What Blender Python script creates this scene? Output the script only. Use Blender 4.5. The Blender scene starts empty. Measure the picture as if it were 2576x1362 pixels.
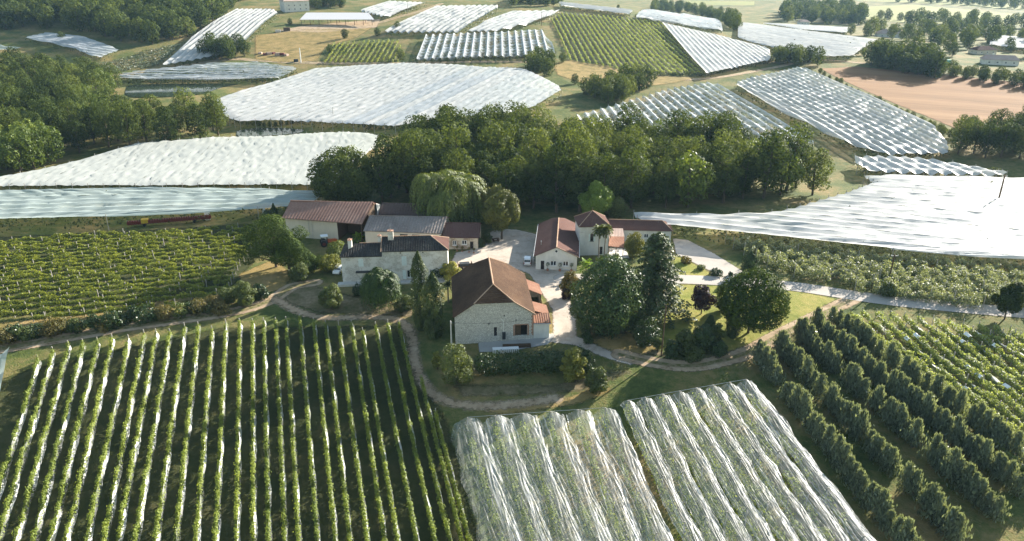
import bpy, math, random
import numpy as np
from mathutils import Vector
R = math.radians
scene = bpy.context.scene
col = scene.collection
random.seed(7)

# ------------------------------------------------------------------ camera
PITCH, CAM_H, FOC = 22.5, 65.0, 1889.0          # FOC in pixels of a 2576 px wide picture
cam_d = bpy.data.cameras.new('camera'); cam = bpy.data.objects.new('camera', cam_d); col.objects.link(cam)
cam_d.sensor_fit = 'HORIZONTAL'; cam_d.angle = 2 * math.atan(1288 / FOC)
cam_d.clip_start = 1.0; cam_d.clip_end = 9000
cam.location = (0, 0, CAM_H); cam.rotation_euler = (R(90 - PITCH), 0, 0)
scene.camera = cam
# ------------------------------------------------------------------ sky, sun, exposure
SUN_AZ, SUN_EL = 46.0, 20.5                      # azimuth clockwise from +Y
world = bpy.data.worlds.new('World'); scene.world = world; world.use_nodes = True
wn = world.node_tree; bg = wn.nodes['Background']
sky = wn.nodes.new('ShaderNodeTexSky'); sky.sky_type = 'NISHITA'; sky.sun_disc = False
sky.sun_elevation = R(SUN_EL); sky.sun_rotation = R(SUN_AZ); sky.air_density = 1.5; sky.dust_density = .6; sky.ozone_density = 1.2
wn.links.new(sky.outputs[0], bg.inputs[0]); bg.inputs[1].default_value = 0.070
sun_d = bpy.data.lights.new('sun', 'SUN'); sun = bpy.data.objects.new('sun', sun_d); col.objects.link(sun)
sun_d.energy = 5.0; sun_d.angle = R(0.5); sun_d.color = (1.0, 0.94, 0.84)
sv = Vector((math.sin(R(SUN_AZ)) * math.cos(R(SUN_EL)), math.cos(R(SUN_AZ)) * math.cos(R(SUN_EL)), math.sin(R(SUN_EL))))
sun.rotation_euler = sv.to_track_quat('Z', 'Y').to_euler()
scene.view_settings.view_transform = 'Standard'; scene.view_settings.look = 'None'
scene.view_settings.exposure = 1.82; scene.view_settings.gamma = 1.0
scene.view_settings.use_curve_mapping = False
cy = scene.cycles
cy.max_bounces = 6; cy.diffuse_bounces = 2; cy.glossy_bounces = 2; cy.transmission_bounces = 3
cy.transparent_max_bounces = 10; cy.volume_bounces = 0; cy.caustics_reflective = False; cy.caustics_refractive = False
cy.use_adaptive_sampling = True; cy.adaptive_threshold = 0.012; cy.use_denoising = True

# ------------------------------------------------------------------ terrain height
TX = [-1200, -500, -300, -150, -110, -60, -20, 0, 20, 60, 110, 200, 350, 500, 1200]
TT = {  # y : z per column
 0:    [-9, -9, -9, -9, -9, -9, -9, -9, -8, -6, -5, -4, -4, -4, -4],
 60:   [-8, -8, -8, -8, -8, -8, -8, -7.5, -7, -5, -4, -3, -3, -3, -3],
 90:   [-5, -5, -5, -5, -5.4, -5.4, -5.4, -5, -4, -3, -2.6, -2, -2, -2, -2],
 108:  [-3, -3, -3, -3.4, -3.8, -3.8, -3.6, -3.2, -2.8, -2.4, -2, -1.5, -1, -1, -1],
 120:  [-1, -1, -1, -2, -2.8, -3, -2.0, -.8, -.6, -1.6, -1.5, -1, 0, 0, 0],
 130:  [0, 0, 0, -.2, -.6, -2.4, -.6, 0, 0, -.8, -1, 0, 0, 0, 0],
 140:  [0, 0, 0, 0, 0, -.8, 0, 0, 0, 0, -.4, 0, 0, 0, 0],
 200:  [0] * 15,
 250:  [-2, -2, -2, -2, -2, -2, -2, -3, -3, -3, -4, -3, -2, -2, -2],
 320:  [4, 2, 0, 0, 0, 0, 1, 1, 0, -1, -1, 0, 0, 0, 0],
 400:  [10, 6, 3, 1, 1, 3, 5, 5, 4, 2, 1, 1, 2, 2, 2],
 450:  [16, 12, 8, 4, 4, 6, 8, 8, 7, 5, 4, 2, 3, 3, 3],
 480:  [22, 18, 14, 8, 8, 9, 10, 10, 10, 8, 6, 4, 3, 3, 3],
 560:  [30, 26, 22, 20, 19, 19, 19, 19, 19, 16, 13, 7, 3, 2, 2],
 640:  [34, 30, 28, 27, 26, 26, 26, 26, 25, 24, 21, 9, 2, 0, 0],
 720:  [36, 33, 32, 32, 32, 32, 31, 31, 30, 26, 22, 8, 0, -3, -3],
 900:  [36, 33, 32, 30, 30, 28, 26, 26, 24, 18, 14, 2, -4, -6, -6],
 1300: [24, 20, 18, 12, 10, 10, 8, 8, 6, 2, 0, -4, -8, -8, -8],
 2600: [0, -4, -6, -8, -8, -8, -8, -8, -8, -8, -8, -8, -8, -8, -8]}
GS = 5.0; GX0, GY0 = -1200.0, 0.0
_gx = np.arange(-1200, 1201, GS); _gy = np.arange(0, 2601, GS)
_rows = np.array([np.interp(_gx, TX, TT[k]) for k in sorted(TT)])
G = np.array([np.interp(_gy, sorted(TT), _rows[:, i]) for i in range(len(_gx))]).T
for _ in range(2):
    for ax in (0, 1):
        p = np.pad(G, [(2, 2) if a == ax else (0, 0) for a in (0, 1)], mode='edge')
        G = sum(np.take(p, range(k, k + G.shape[ax]), axis=ax) for k in range(5)) / 5
def Tn(X, Y):
    fx = np.clip((np.asarray(X, float) - GX0) / GS, 0, len(_gx) - 1.001); fy = np.clip((np.asarray(Y, float) - GY0) / GS, 0, len(_gy) - 1.001)
    i = fx.astype(int); j = fy.astype(int); a = fx - i; b = fy - j
    return (G[j, i] * (1 - a) + G[j, i + 1] * a) * (1 - b) + (G[j + 1, i] * (1 - a) + G[j + 1, i + 1] * a) * b
GL = G.tolist()
def T(x, y):
    fx = min(max((x - GX0) / GS, 0), len(_gx) - 1.001); fy = min(max((y - GY0) / GS, 0), len(_gy) - 1.001)
    i = int(fx); j = int(fy); a = fx - i; b = fy - j
    return (GL[j][i] * (1 - a) + GL[j][i + 1] * a) * (1 - b) + (GL[j + 1][i] * (1 - a) + GL[j + 1][i + 1] * a) * b
CP, SP = math.cos(R(PITCH)), math.sin(R(PITCH))
def at(u, v, h=0.0):
    """ground point (h metres above the terrain) seen at picture point u,v of a survey picture 2576 wide"""
    x = (u - 1288) / FOC; d = (v - 681) / FOC
    D = (x, CP - d * SP, -SP - d * CP)
    t = 45.0; dt = 4.0
    while t < 6000:
        if CAM_H + D[2] * t < T(D[0] * t, D[1] * t) + h: break
        t += dt
        if t > 400: dt = 10.0
    lo, hi = t - dt, t
    for _ in range(18):
        m = (lo + hi) / 2
        if CAM_H + D[2] * m < T(D[0] * m, D[1] * m) + h: hi = m
        else: lo = m
    return Vector((D[0] * hi, D[1] * hi, CAM_H + D[2] * hi))
def at_z(u, v, z):
    x = (u - 1288) / FOC; d = (v - 681) / FOC
    D = (x, CP - d * SP, -SP - d * CP); t = (CAM_H - z) / -D[2]
    return Vector((D[0] * t, D[1] * t, z))
def px(pts, h=0.0): return [at(u, v, h).xy for u, v in pts]

def in_poly(poly, X, Y):
    r = np.zeros(X.shape, bool)
    for k in range(len(poly)):
        (x0, y0), (x1, y1) = poly[k - 1], poly[k]
        r ^= ((y0 > Y) != (y1 > Y)) & (X < (x1 - x0) * (Y - y0) / ((y1 - y0) or 1e-9) + x0)
    return r
# pond basins: level the ground under and just around the water
PONDS = [[(318, 212), (400, 206), (520, 206), (600, 210), (560, 222), (500, 244), (400, 250), (322, 246)], [(596, 330), (640, 322), (720, 322), (765, 328), (740, 338), (650, 345), (600, 346)]]
POND_W = []
for pp in PONDS:
    P2 = [tuple(p) for p in px(pp)]; POND_W.append(P2)
for P2 in POND_W:
    lvl = sum(T(*p) for p in P2) / len(P2); cx, cy0 = np.mean([p[0] for p in P2]), np.mean([p[1] for p in P2])
    big = [(cx + (x - cx) * 1.15, cy0 + (y - cy0) * 1.25) for x, y in P2]; XX, YY = np.meshgrid(_gx, _gy); msk = in_poly(big, XX, YY).astype(float)
    for _ in range(2): msk = (msk + np.roll(msk, 1, 0) + np.roll(msk, -1, 0) + np.roll(msk, 1, 1) + np.roll(msk, -1, 1)) / 5
    msk = np.clip(msk * 1.6, 0, 1); G = G * (1 - msk) + lvl * msk
GL = G.tolist()

# ------------------------------------------------------------------ materials
def mat(name):
    m = bpy.data.materials.new(name); m.use_nodes = True
    nt = m.node_tree; nt.nodes.clear()
    out = nt.nodes.new('ShaderNodeOutputMaterial')
    def N(t, **kw):
        n = nt.nodes.new('ShaderNode' + t)
        for k, v in kw.items():
            if k.startswith('i_'):
                key = k[2:].replace('_', ' ')
                n.inputs[int(key) if key.isdigit() else key].default_value = v
            else: setattr(n, k, v)
        return n
    L = nt.links.new
    return m, N, L, out
def c4(c): return (c[0], c[1], c[2], 1.0)
def coords(N, L, scale=1.0, obj=False):
    g = N('TexCoord') if obj else N('NewGeometry')
    return g.outputs['Object'] if obj else g.outputs['Position']
def noise(N, L, src, scale, detail=3.0, rough=.55):
    n = N('TexNoise', i_Scale=scale, i_Detail=detail, i_Roughness=rough); L(src, n.inputs['Vector']); return n.outputs[0]
def ramp(N, L, src, stops):
    r = N('ValToRGB'); e = r.color_ramp.elements
    while len(e) < len(stops): e.new(.5)
    for k, (p, c) in enumerate(stops):
        e[k].position = p; e[k].color = c4(c) if len(c) == 3 else c
    L(src, r.inputs[0]); return r.outputs[0]
def mix(N, L, f, a, b, mode='MIX'):
    n = N('Mix', data_type='RGBA', blend_type=mode)
    for sock, val in ((n.inputs[0], f), (n.inputs[6], a), (n.inputs[7], b)):
        if isinstance(val, (int, float)): sock.default_value = val
        elif isinstance(val, tuple): sock.default_value = c4(val)
        else: L(val, sock)
    return n.outputs[2]
def mth(N, L, op, a, b=0.0, clamp=False):
    n = N('Math', operation=op, use_clamp=clamp)
    for k, val in enumerate((a, b)):
        if isinstance(val, (int, float)): n.inputs[k].default_value = val
        else: L(val, n.inputs[k])
    return n.outputs[0]
def bump(N, L, h, strength, dist=.05):
    b = N('Bump', i_Strength=strength, i_Distance=dist); L(h, b.inputs['Height']); return b.outputs[0]
def pbsdf(N, L, colr, rough=.9, spec=.2, metal=0.0, normal=None):
    p = N('BsdfPrincipled'); p.inputs['Roughness'].default_value = rough; p.inputs['Specular IOR Level'].default_value = spec
    p.inputs['Metallic'].default_value = metal
    if isinstance(colr, tuple): p.inputs['Base Color'].default_value = c4(colr)
    else: L(colr, p.inputs['Base Color'])
    if normal is not None: L(normal, p.inputs['Normal'])
    return p.outputs[0]
def attr(N, name): return N('Attribute', attribute_name=name).outputs['Fac']
def mixsh(N, L, f, a, b):
    m = N('MixShader')
    if isinstance(f, (int, float)): m.inputs[0].default_value = f
    else: L(f, m.inputs[0])
    L(a, m.inputs[1]); L(b, m.inputs[2]); return m.outputs[0]

def leaf_mat(name, dark, light, trans=.3, rough=.55, spec=.25, hue=.10):
    m, N, L, out = mat(name)
    if 'vine' not in name and 'orchard' not in name: dark, light = [(c[0] * 1.10, c[1] * 1.15, c[2] * 1.05) for c in (dark, light)]
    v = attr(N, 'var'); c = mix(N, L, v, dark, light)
    oi = N('ObjectInfo'); hs = N('HueSaturation')
    L(mth(N, L, 'ADD', mth(N, L, 'MULTIPLY', oi.outputs['Random'], -hue * .2), .5 + hue * .10), hs.inputs['Hue'])
    L(mth(N, L, 'ADD', mth(N, L, 'MULTIPLY', oi.outputs['Random'], hue * 5), 1 - hue * 2.5), hs.inputs['Value'])
    L(c, hs.inputs['Color'])
    s = pbsdf(N, L, hs.outputs[0], rough, spec)
    t = N('BsdfTranslucent'); L(mix(N, L, 1.0, hs.outputs[0], (1.35, 1.25, .6), 'MULTIPLY'), t.inputs[0])
    L(mixsh(N, L, trans, s, t.outputs[0]), out.inputs[0]); return m
def plain_mat(name, c, rough=.7, spec=.3, metal=0.0, var=.15, scale=2.0):
    m, N, L, out = mat(name)
    n = noise(N, L, coords(N, L), scale, 4)
    cc = ramp(N, L, n, [(.25, tuple(x * (1 - var) for x in c)), (.75, tuple(min(1, x * (1 + var)) for x in c))])
    L(pbsdf(N, L, cc, rough, spec, metal, bump(N, L, n, .15)), out.inputs[0]); return m
def net_mat(name, c, alpha, trans=.45, grain=.25, gloss=.16):
    """fine mesh net: threads scatter and let light through, holes stay clear"""
    m, N, L, out = mat(name)
    P = coords(N, L)
    d = N('BsdfDiffuse'); d.inputs[0].default_value = c4(c)
    t = N('BsdfTranslucent'); t.inputs[0].default_value = c4(c)
    body = mixsh(N, L, trans, d.outputs[0], t.outputs[0])
    gl = N('BsdfGlossy'); gl.inputs[0].default_value = (.9, .9, .9, 1); gl.inputs['Roughness'].default_value = .42      # sheen of the plastic threads
    L(bump(N, L, noise(N, L, P, 6.0, 3), .5, .1), gl.inputs['Normal'])
    body = mixsh(N, L, gloss, body, gl.outputs[0])
    tr = N('BsdfTransparent')
    a = mth(N, L, 'MULTIPLY', attr(N, 'dens'), alpha)
    g = mth(N, L, 'SUBTRACT', noise(N, L, P, .9, 4, .6), .5)
    a = mth(N, L, 'ADD', a, mth(N, L, 'MULTIPLY', g, grain), True)
    L(mixsh(N, L, a, tr.outputs[0], body), out.inputs[0]); return m
def ground_mat(name, stops, s1=.06, s2=.9, edge=False, rough=.95, bstr=.5, stretch=None, rut=False):
    m, N, L, out = mat(name)
    P = coords(N, L)
    if stretch is not None:      # drill lines of a field
        mp = N('Mapping'); mp.vector_type = 'TEXTURE'; mp.inputs['Rotation'].default_value = (0, 0, stretch); mp.inputs['Scale'].default_value = (9, .8, 1); L(P, mp.inputs['Vector']); P = mp.outputs[0]
    n1 = noise(N, L, P, s1, 6, .6); n2 = noise(N, L, P, s2, 6, .65); n3 = noise(N, L, P, s2 * 5, 3, .6)
    f = mth(N, L, 'ADD', mth(N, L, 'MULTIPLY', n1, .55), mth(N, L, 'ADD', mth(N, L, 'MULTIPLY', n2, .3), mth(N, L, 'MULTIPLY', n3, .15)))
    c = ramp(N, L, f, stops)
    if rut:      # grass left standing between the two wheel lines
        mid = mth(N, L, 'MULTIPLY', mth(N, L, 'SUBTRACT', attr(N, 'edge'), 1.55), 3.0, True)
        c = mix(N, L, mth(N, L, 'MULTIPLY', mid, mth(N, L, 'MULTIPLY', mth(N, L, 'SUBTRACT', n2, .32), 4.0, True)), c, (.12, .12, .04))
    sh = pbsdf(N, L, c, rough, .1, 0, bump(N, L, mth(N, L, 'ADD', n2, n3), bstr, .25))
    if edge:
        e = attr(N, 'edge')
        k = mth(N, L, 'ADD', e, mth(N, L, 'MULTIPLY', mth(N, L, 'SUBTRACT', mth(N, L, 'ADD', mth(N, L, 'MULTIPLY', n2, .6), mth(N, L, 'MULTIPLY', n3, .4)), .5), 1.6))
        k = mth(N, L, 'MULTIPLY', k, 2.2, True)
        tr = N('BsdfTransparent'); sh = mixsh(N, L, k, tr.outputs[0], sh)
    L(sh, out.inputs[0]); return m
def roof_mat(name, a, b, c, row=.0, lichen=(.35, .33, .27), stain=.5):
    m, N, L, out = mat(name)
    P = coords(N, L)
    n1 = noise(N, L, P, .25, 5, .65); n2 = noise(N, L, P, 3.0, 4, .7); n3 = noise(N, L, P, 9.0, 2)
    f = mth(N, L, 'ADD', mth(N, L, 'MULTIPLY', n1, .5), mth(N, L, 'MULTIPLY', n2, .5))
    cc = ramp(N, L, f, [(.3, a), (.5, b), (.72, c)])
    sp = ramp(N, L, n3, [(.62, (0, 0, 0)), (.72, (1, 1, 1))])
    cc = mix(N, L, mth(N, L, 'MULTIPLY', sp, stain), cc, lichen)
    L(pbsdf(N, L, cc, .95, .06, 0, bump(N, L, n2, .4, .05)), out.inputs[0]); return m
def stone_mat(name, a, b, joint, scale=2.4, plaster=None, pl_amt=.5):
    m, N, L, out = mat(name)
    P = coords(N, L)
    mp = N('Mapping'); mp.inputs['Scale'].default_value = (1, 1, 1.9); L(P, mp.inputs['Vector'])
    w = noise(N, L, P, 1.5, 2)
    v = N('TexVoronoi', i_Scale=scale); L(mp.outputs[0], v.inputs['Vector'])
    v2 = N('TexVoronoi', i_Scale=scale, feature='DISTANCE_TO_EDGE'); L(mp.outputs[0], v2.inputs['Vector'])
    sepc = N('SeparateColor'); L(v.outputs['Color'], sepc.inputs[0])
    cc = mix(N, L, sepc.outputs[0], a, b)
    jf = ramp(N, L, v2.outputs['Distance'], [(.03, (1, 1, 1)), (.10, (0, 0, 0))])
    cc = mix(N, L, jf, cc, joint)
    if plaster:
        n = noise(N, L, P, .45, 6, .65)
        pf = ramp(N, L, n, [(pl_amt - .04, (0, 0, 0)), (pl_amt + .04, (1, 1, 1))])
        cc = mix(N, L, pf, cc, plaster)
    big = noise(N, L, P, .3, 4)
    cc = mix(N, L, mth(N, L, 'MULTIPLY', big, .5), cc, mix(N, L, 1.0, cc, (.62, .58, .52), 'MULTIPLY'))
    L(pbsdf(N, L, cc, .92, .1, 0, bump(N, L, v2.outputs['Distance'], .7, .06)), out.inputs[0]); return m
def plaster_mat(name, c, dirt=.35):
    m, N, L, out = mat(name)
    P = coords(N, L)
    mp = N('Mapping'); mp.inputs['Scale'].default_value = (1, 1, .25); L(P, mp.inputs['Vector'])
    n = noise(N, L, mp.outputs[0], 1.2, 6, .7); n2 = noise(N, L, P, .5, 4)
    f = mth(N, L, 'MULTIPLY', mth(N, L, 'ADD', n, n2), .5)
    cc = ramp(N, L, f, [(.3, tuple(x * (1 - dirt) for x in c)), (.55, c), (.8, tuple(min(1, x * 1.08) for x in c))])
    L(pbsdf(N, L, cc, .9, .15, 0, bump(N, L, noise(N, L, P, 12, 3), .2, .02)), out.inputs[0]); return m

M = {}
GREEN_D, GREEN_L, STRAW = (.045, .066, .018), (.125, .155, .04), (.30, .22, .085)
M['ground'] = ground_mat('meadow', [(.37, GREEN_D), (.46, (.09, .11, .030)), (.52, (.155, .14, .05)), (.58, (.22, .165, .07)), (.68, STRAW)], .06, .7)
M['lawn'] = ground_mat('lawn', [(.36, (.12, .145, .026)), (.48, (.215, .22, .046)), (.62, (.34, .28, .085))], .12, .9, True)
M['dry'] = ground_mat('dry_grass', [(.34, (.10, .095, .03)), (.50, (.26, .19, .07)), (.68, (.40, .27, .12))], .2, 1.2, True)
M['gravel'] = ground_mat('gravel', [(.36, (.30, .245, .19)), (.48, (.45, .38, .31)), (.66, (.58, .50, .41))], .22, 1.1, True, .95, .2)
M['road'] = ground_mat('road', [(.3, (.32, .28, .24)), (.5, (.42, .375, .325)), (.7, (.48, .43, .375))], .12, 2.0, True, .9, .1)
M['track'] = ground_mat('track', [(.34, (.16, .115, .06)), (.46, (.36, .26, .165)), (.66, (.50, .385, .26))], .3, 1.2, True, .95, .35)
M['rut_track'] = ground_mat('rutted_track', [(.34, (.16, .115, .06)), (.46, (.36, .26, .165)), (.66, (.50, .385, .26))], .3, 1.2, True, .95, .35, None, True)
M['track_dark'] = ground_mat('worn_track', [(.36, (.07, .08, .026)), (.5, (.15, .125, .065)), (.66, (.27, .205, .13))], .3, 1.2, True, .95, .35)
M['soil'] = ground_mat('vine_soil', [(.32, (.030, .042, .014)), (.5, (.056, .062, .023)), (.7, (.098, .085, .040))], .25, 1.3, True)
M['stubble'] = ground_mat('stubble', [(.36, (.145, .075, .030)), (.5, (.225, .122, .055)), (.64, (.30, .175, .085))], .05, .25, True, stretch=R(-26))
M['field_far'] = ground_mat('pale_field', [(.3, (.14, .16, .045)), (.5, (.22, .22, .07)), (.7, (.30, .27, .11))], .01, .1, True)
M['concrete'] = ground_mat('concrete_slab', [(.3, (.30, .29, .27)), (.7, (.42, .41, .385))], .4, 3.0, True, .9, .1)
def water_mat():
    m, N, L, out = mat('pond_water')
    n = noise(N, L, coords(N, L), 1.2, 3)
    L(pbsdf(N, L, (.03, .045, .03), .06, .5, 0, bump(N, L, n, .06, .05)), out.inputs[0]); return m
M['water'] = water_mat()
M['bark'] = plain_mat('bark', (.11, .085, .06), .95, .1, 0, .35, 6)
M['palebark'] = plain_mat('pale_bark', (.22, .19, .15), .95, .1, 0, .3, 6)
M['oak'] = leaf_mat('oak_leaves', (.024, .039, .013), (.108, .134, .036), .33, .7, .08, hue=.16)
M['acacia'] = leaf_mat('acacia_leaves', (.06, .09, .018), (.15, .185, .035), .35)
M['willow'] = leaf_mat('willow_leaves', (.05, .075, .02), (.175, .20, .055), .32, hue=.03)
M['chestnut'] = leaf_mat('chestnut_leaves', (.06, .075, .018), (.165, .155, .035), .3, hue=.04)
M['poplar'] = leaf_mat('poplar_leaves', (.09, .14, .025), (.22, .29, .055), .4, hue=.02)
M['magnolia'] = leaf_mat('magnolia_leaves', (.026, .048, .018), (.088, .125, .048), .2, .5, .2, hue=.02)
M['cedar'] = leaf_mat('cedar_needles', (.026, .042, .018), (.085, .11, .042), .15, hue=.02)
M['pine'] = leaf_mat('pine_needles', (.020, .038, .009), (.09, .118, .022), .18, .7, .08, hue=.03)
M['cypress'] = leaf_mat('cypress_needles', (.016, .030, .010), (.055, .075, .022), .12)
M['weeping'] = leaf_mat('weeping_needles', (.009, .024, .005), (.06, .10, .014), .12, hue=.02)
M['purple'] = leaf_mat('purple_leaves', (.016, .008, .010), (.05, .022, .022), .15)
M['shrub'] = leaf_mat('shrub_leaves', (.04, .06, .02), (.13, .15, .05), .28)
M['yellowshrub'] = leaf_mat('yellow_shrub_leaves', (.13, .14, .03), (.30, .28, .07), .35)
M['redshrub'] = leaf_mat('red_shrub_leaves', (.05, .07, .018), (.19, .125, .04), .3, hue=.02)
M['hedge'] = leaf_mat('hedge_leaves', (.016, .034, .010), (.05, .08, .022), .15, .4, .35)
M['palm'] = leaf_mat('palm_fronds', (.04, .06, .015), (.14, .15, .04), .25)
M['banana'] = leaf_mat('banana_leaves', (.12, .19, .03), (.25, .34, .05), .4)
M['vine'] = leaf_mat('vine_leaves', (.095, .14, .022), (.27, .32, .06), .42, hue=.05)
M['vine3'] = leaf_mat('pale_vine_leaves', (.14, .19, .045), (.37, .42, .15), .45, hue=.03)
M['vine2'] = leaf_mat('old_vine_leaves', (.10, .135, .024), (.29, .32, .06), .4, hue=.05)
M['apple'] = leaf_mat('apple_leaves', (.028, .040, .025), (.19, .215, .155), .30, .42, .35, hue=.03)
M['orchard'] = leaf_mat('orchard_leaves', (.09, .12, .055), (.29, .32, .19), .38, .5, .3, hue=.05)
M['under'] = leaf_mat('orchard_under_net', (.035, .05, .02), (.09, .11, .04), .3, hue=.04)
M['weeds'] = leaf_mat('weed_leaves', (.07, .07, .022), (.22, .17, .07), .3)
M['net'] = net_mat('hail_net_white', (.76, .755, .73), .92, .5, .12)
M['net_cream'] = net_mat('hail_net_cream', (.62, .635, .59), .95, .42, .10, .06)
M['net_thin'] = net_mat('hail_net_thin', (.80, .83, .84), .72, .45, .5)
M['net_green'] = net_mat('hail_net_pale_green', (.52, .60, .575), .90, .42, .12, .06)
M['net_front'] = net_mat('hail_net_sheer', (.88, .90, .90), 1.0, .45, .12)
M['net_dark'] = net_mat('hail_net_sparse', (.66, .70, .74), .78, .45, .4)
M['strip'] = net_mat('vine_side_net', (.88, .88, .86), .95, .45, .3)
M['post'] = plain_mat('post_wood', (.35, .32, .28), .9)
M['concrete_pole'] = plain_mat('concrete_pole', (.52, .50, .46), .85)
M['wood'] = plain_mat('dark_timber', (.10, .065, .04), .85, .2, 0, .3, 4)
M['stone'] = stone_mat('limestone_rubble', (.76, .74, .68), (.52, .50, .46), (.34, .32, .29), 3.4)
M['stone2'] = stone_mat('limestone_plastered', (.72, .69, .63), (.56, .53, .48), (.44, .41, .37), 2.6, (.74, .72, .68), .50)
M['patch'] = stone_mat('patched_plaster', (.40, .30, .22), (.50, .40, .30), (.30, .24, .19), 2.0, (.62, .55, .44), .47)
M['plaster'] = plaster_mat('cream_plaster', (.62, .56, .47), .15)
M['white_plaster'] = plaster_mat('white_plaster', (.70, .68, .63), .22)
M['white'] = plain_mat('white_paint', (.78, .78, .76), .5, .4, 0, .04)
M['quoin'] = plain_mat('brick_quoin', (.36, .22, .16), .9, .1, 0, .35, 5)
M['roof_barn'] = roof_mat('weathered_flat_tile', (.048, .031, .022), (.088, .053, .035), (.15, .092, .058), 0, (.24, .18, .12), .3)
M['roof_orange'] = roof_mat('clay_tile', (.20, .10, .068), (.29, .155, .105), (.38, .225, .155), 0, (.26, .20, .15), .3)
M['roof_red'] = roof_mat('red_fibre_cement', (.20, .112, .084), (.275, .162, .124), (.40, .27, .215), 0, (.44, .33, .27), .4)
M['roof_brown'] = roof_mat('brown_sheet', (.095, .052, .043), (.125, .070, .058), (.165, .098, .082), 0, (.22, .15, .12), .25)
M['roof_dark'] = roof_mat('dark_sheet', (.085, .055, .045), (.12, .08, .066), (.17, .12, .10), 0, (.22, .18, .15), .3)
M['roof_grey'] = roof_mat('grey_fibre_cement', (.14, .112, .098), (.235, .20, .178), (.35, .31, .285), 0, (.44, .40, .36), .45)
M['roof_old'] = roof_mat('black_canal_tile', (.022, .021, .021), (.04, .037, .035), (.12, .11, .095), 0, (.26, .25, .21), .5)
M['roof_pale'] = roof_mat('pale_tile', (.36, .25, .20), (.46, .34, .28), (.56, .45, .38), 0, (.5, .42, .36), .3)
M['ridge'] = roof_mat('ridge_tile', (.30, .18, .12), (.42, .28, .19), (.52, .38, .28), 0, (.5, .45, .38), .4)
M['panel'] = plain_mat('pale_sheet', (.60, .57, .55), .5, .4, 0, .1)
M['glass'] = plain_mat('window_glass', (.02, .024, .03), .08, .6, 0, .1)
M['black'] = plain_mat('dark_interior', (.012, .011, .010), .9, .1)
M['door'] = plain_mat('dark_door', (.03, .026, .026), .6)
M['shutter'] = plain_mat('pale_shutter', (.66, .72, .70), .7, .2, 0, .08)
M['car_white'] = plain_mat('car_paint_white', (.74, .75, .76), .22, .6, 0, .03)
M['rubber'] = plain_mat('rubber', (.02, .02, .02), .85)
M['steel'] = plain_mat('steel', (.45, .45, .46), .4, .5, .6, .1)
M['red_metal'] = plain_mat('dark_red_metal', (.12, .018, .016), .5, .4, 0, .25, 3)
M['red_light'] = plain_mat('lamp_red', (.35, .02, .02), .3)
M['lamp_clear'] = plain_mat('lamp_clear', (.7, .7, .68), .15, .6)
M['yellow'] = plain_mat('yellow_metal', (.45, .30, .03), .5)
M['orange'] = plain_mat('orange_metal', (.45, .10, .03), .5)
M['blue_dark'] = plain_mat('dark_machine', (.03, .035, .04), .6)
M['teal'] = plain_mat('teal_tarp', (.10, .33, .28), .7)
M['terracotta'] = plain_mat('terracotta', (.36, .17, .10), .85)

# ------------------------------------------------------------------ mesh helpers
class MB:
    def __init__(s): s.v = []; s.f = []; s.m = []
    def add(s, vs, fs, mi=0):
        o = len(s.v); s.v += [tuple(v) for v in vs]; s.f += [tuple(i + o for i in f) for f in fs]; s.m += [mi] * len(fs); return s
    def box(s, x0, x1, y0, y1, z0, z1, mi=0, fr=None):
        vs = [(x, y, z) for z in (z0, z1) for y in (y0, y1) for x in (x0, x1)]
        if fr: vs = [fr(*v) for v in vs]
        return s.add(vs, [(0, 2, 3, 1), (4, 5, 7, 6), (0, 1, 5, 4), (2, 6, 7, 3), (0, 4, 6, 2), (1, 3, 7, 5)], mi)
    def tube(s, pts, rad, n=7, mi=0, cap=True):
        pts = [Vector(p) for p in pts]; rings = []
        for i, p in enumerate(pts):
            d = (pts[min(i + 1, len(pts) - 1)] - pts[max(i - 1, 0)]).normalized()
            a = d.cross(Vector((0, 0, 1)) if abs(d.z) < .9 else Vector((1, 0, 0))).normalized(); b = d.cross(a)
            r = rad[i] if isinstance(rad, (list, tuple)) else rad
            rings.append([p + (a * math.cos(2 * math.pi * k / n) + b * math.sin(2 * math.pi * k / n)) * r for k in range(n)])
        vs = [v for r in rings for v in r]
        fs = [(i * n + k, i * n + (k + 1) % n, (i + 1) * n + (k + 1) % n, (i + 1) * n + k) for i in range(len(pts) - 1) for k in range(n)]
        if cap: fs += [tuple(range(n))[::-1], tuple(range((len(pts) - 1) * n, len(pts) * n))]
        return s.add(vs, fs, mi)
    def quad(s, a, b, c, d, mi=0): return s.add([a, b, c, d], [(0, 1, 2, 3)], mi)
    def build(s, name, mats, parent=None, smooth=False):
        me = bpy.data.meshes.new(name); me.from_pydata(s.v, [], s.f)
        if not isinstance(mats, (list, tuple)): mats = [mats]
        for k in mats: me.materials.append(M[k] if isinstance(k, str) else k)
        if len(mats) > 1: me.polygons.foreach_set('material_index', s.m)
        if smooth: me.polygons.foreach_set('use_smooth', [True] * len(me.polygons))
        me.update(); return link(name, me, parent)
def link(name, me, parent=None):
    o = bpy.data.objects.new(name, me); col.objects.link(o)
    if parent: o.parent = parent
    return o
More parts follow.
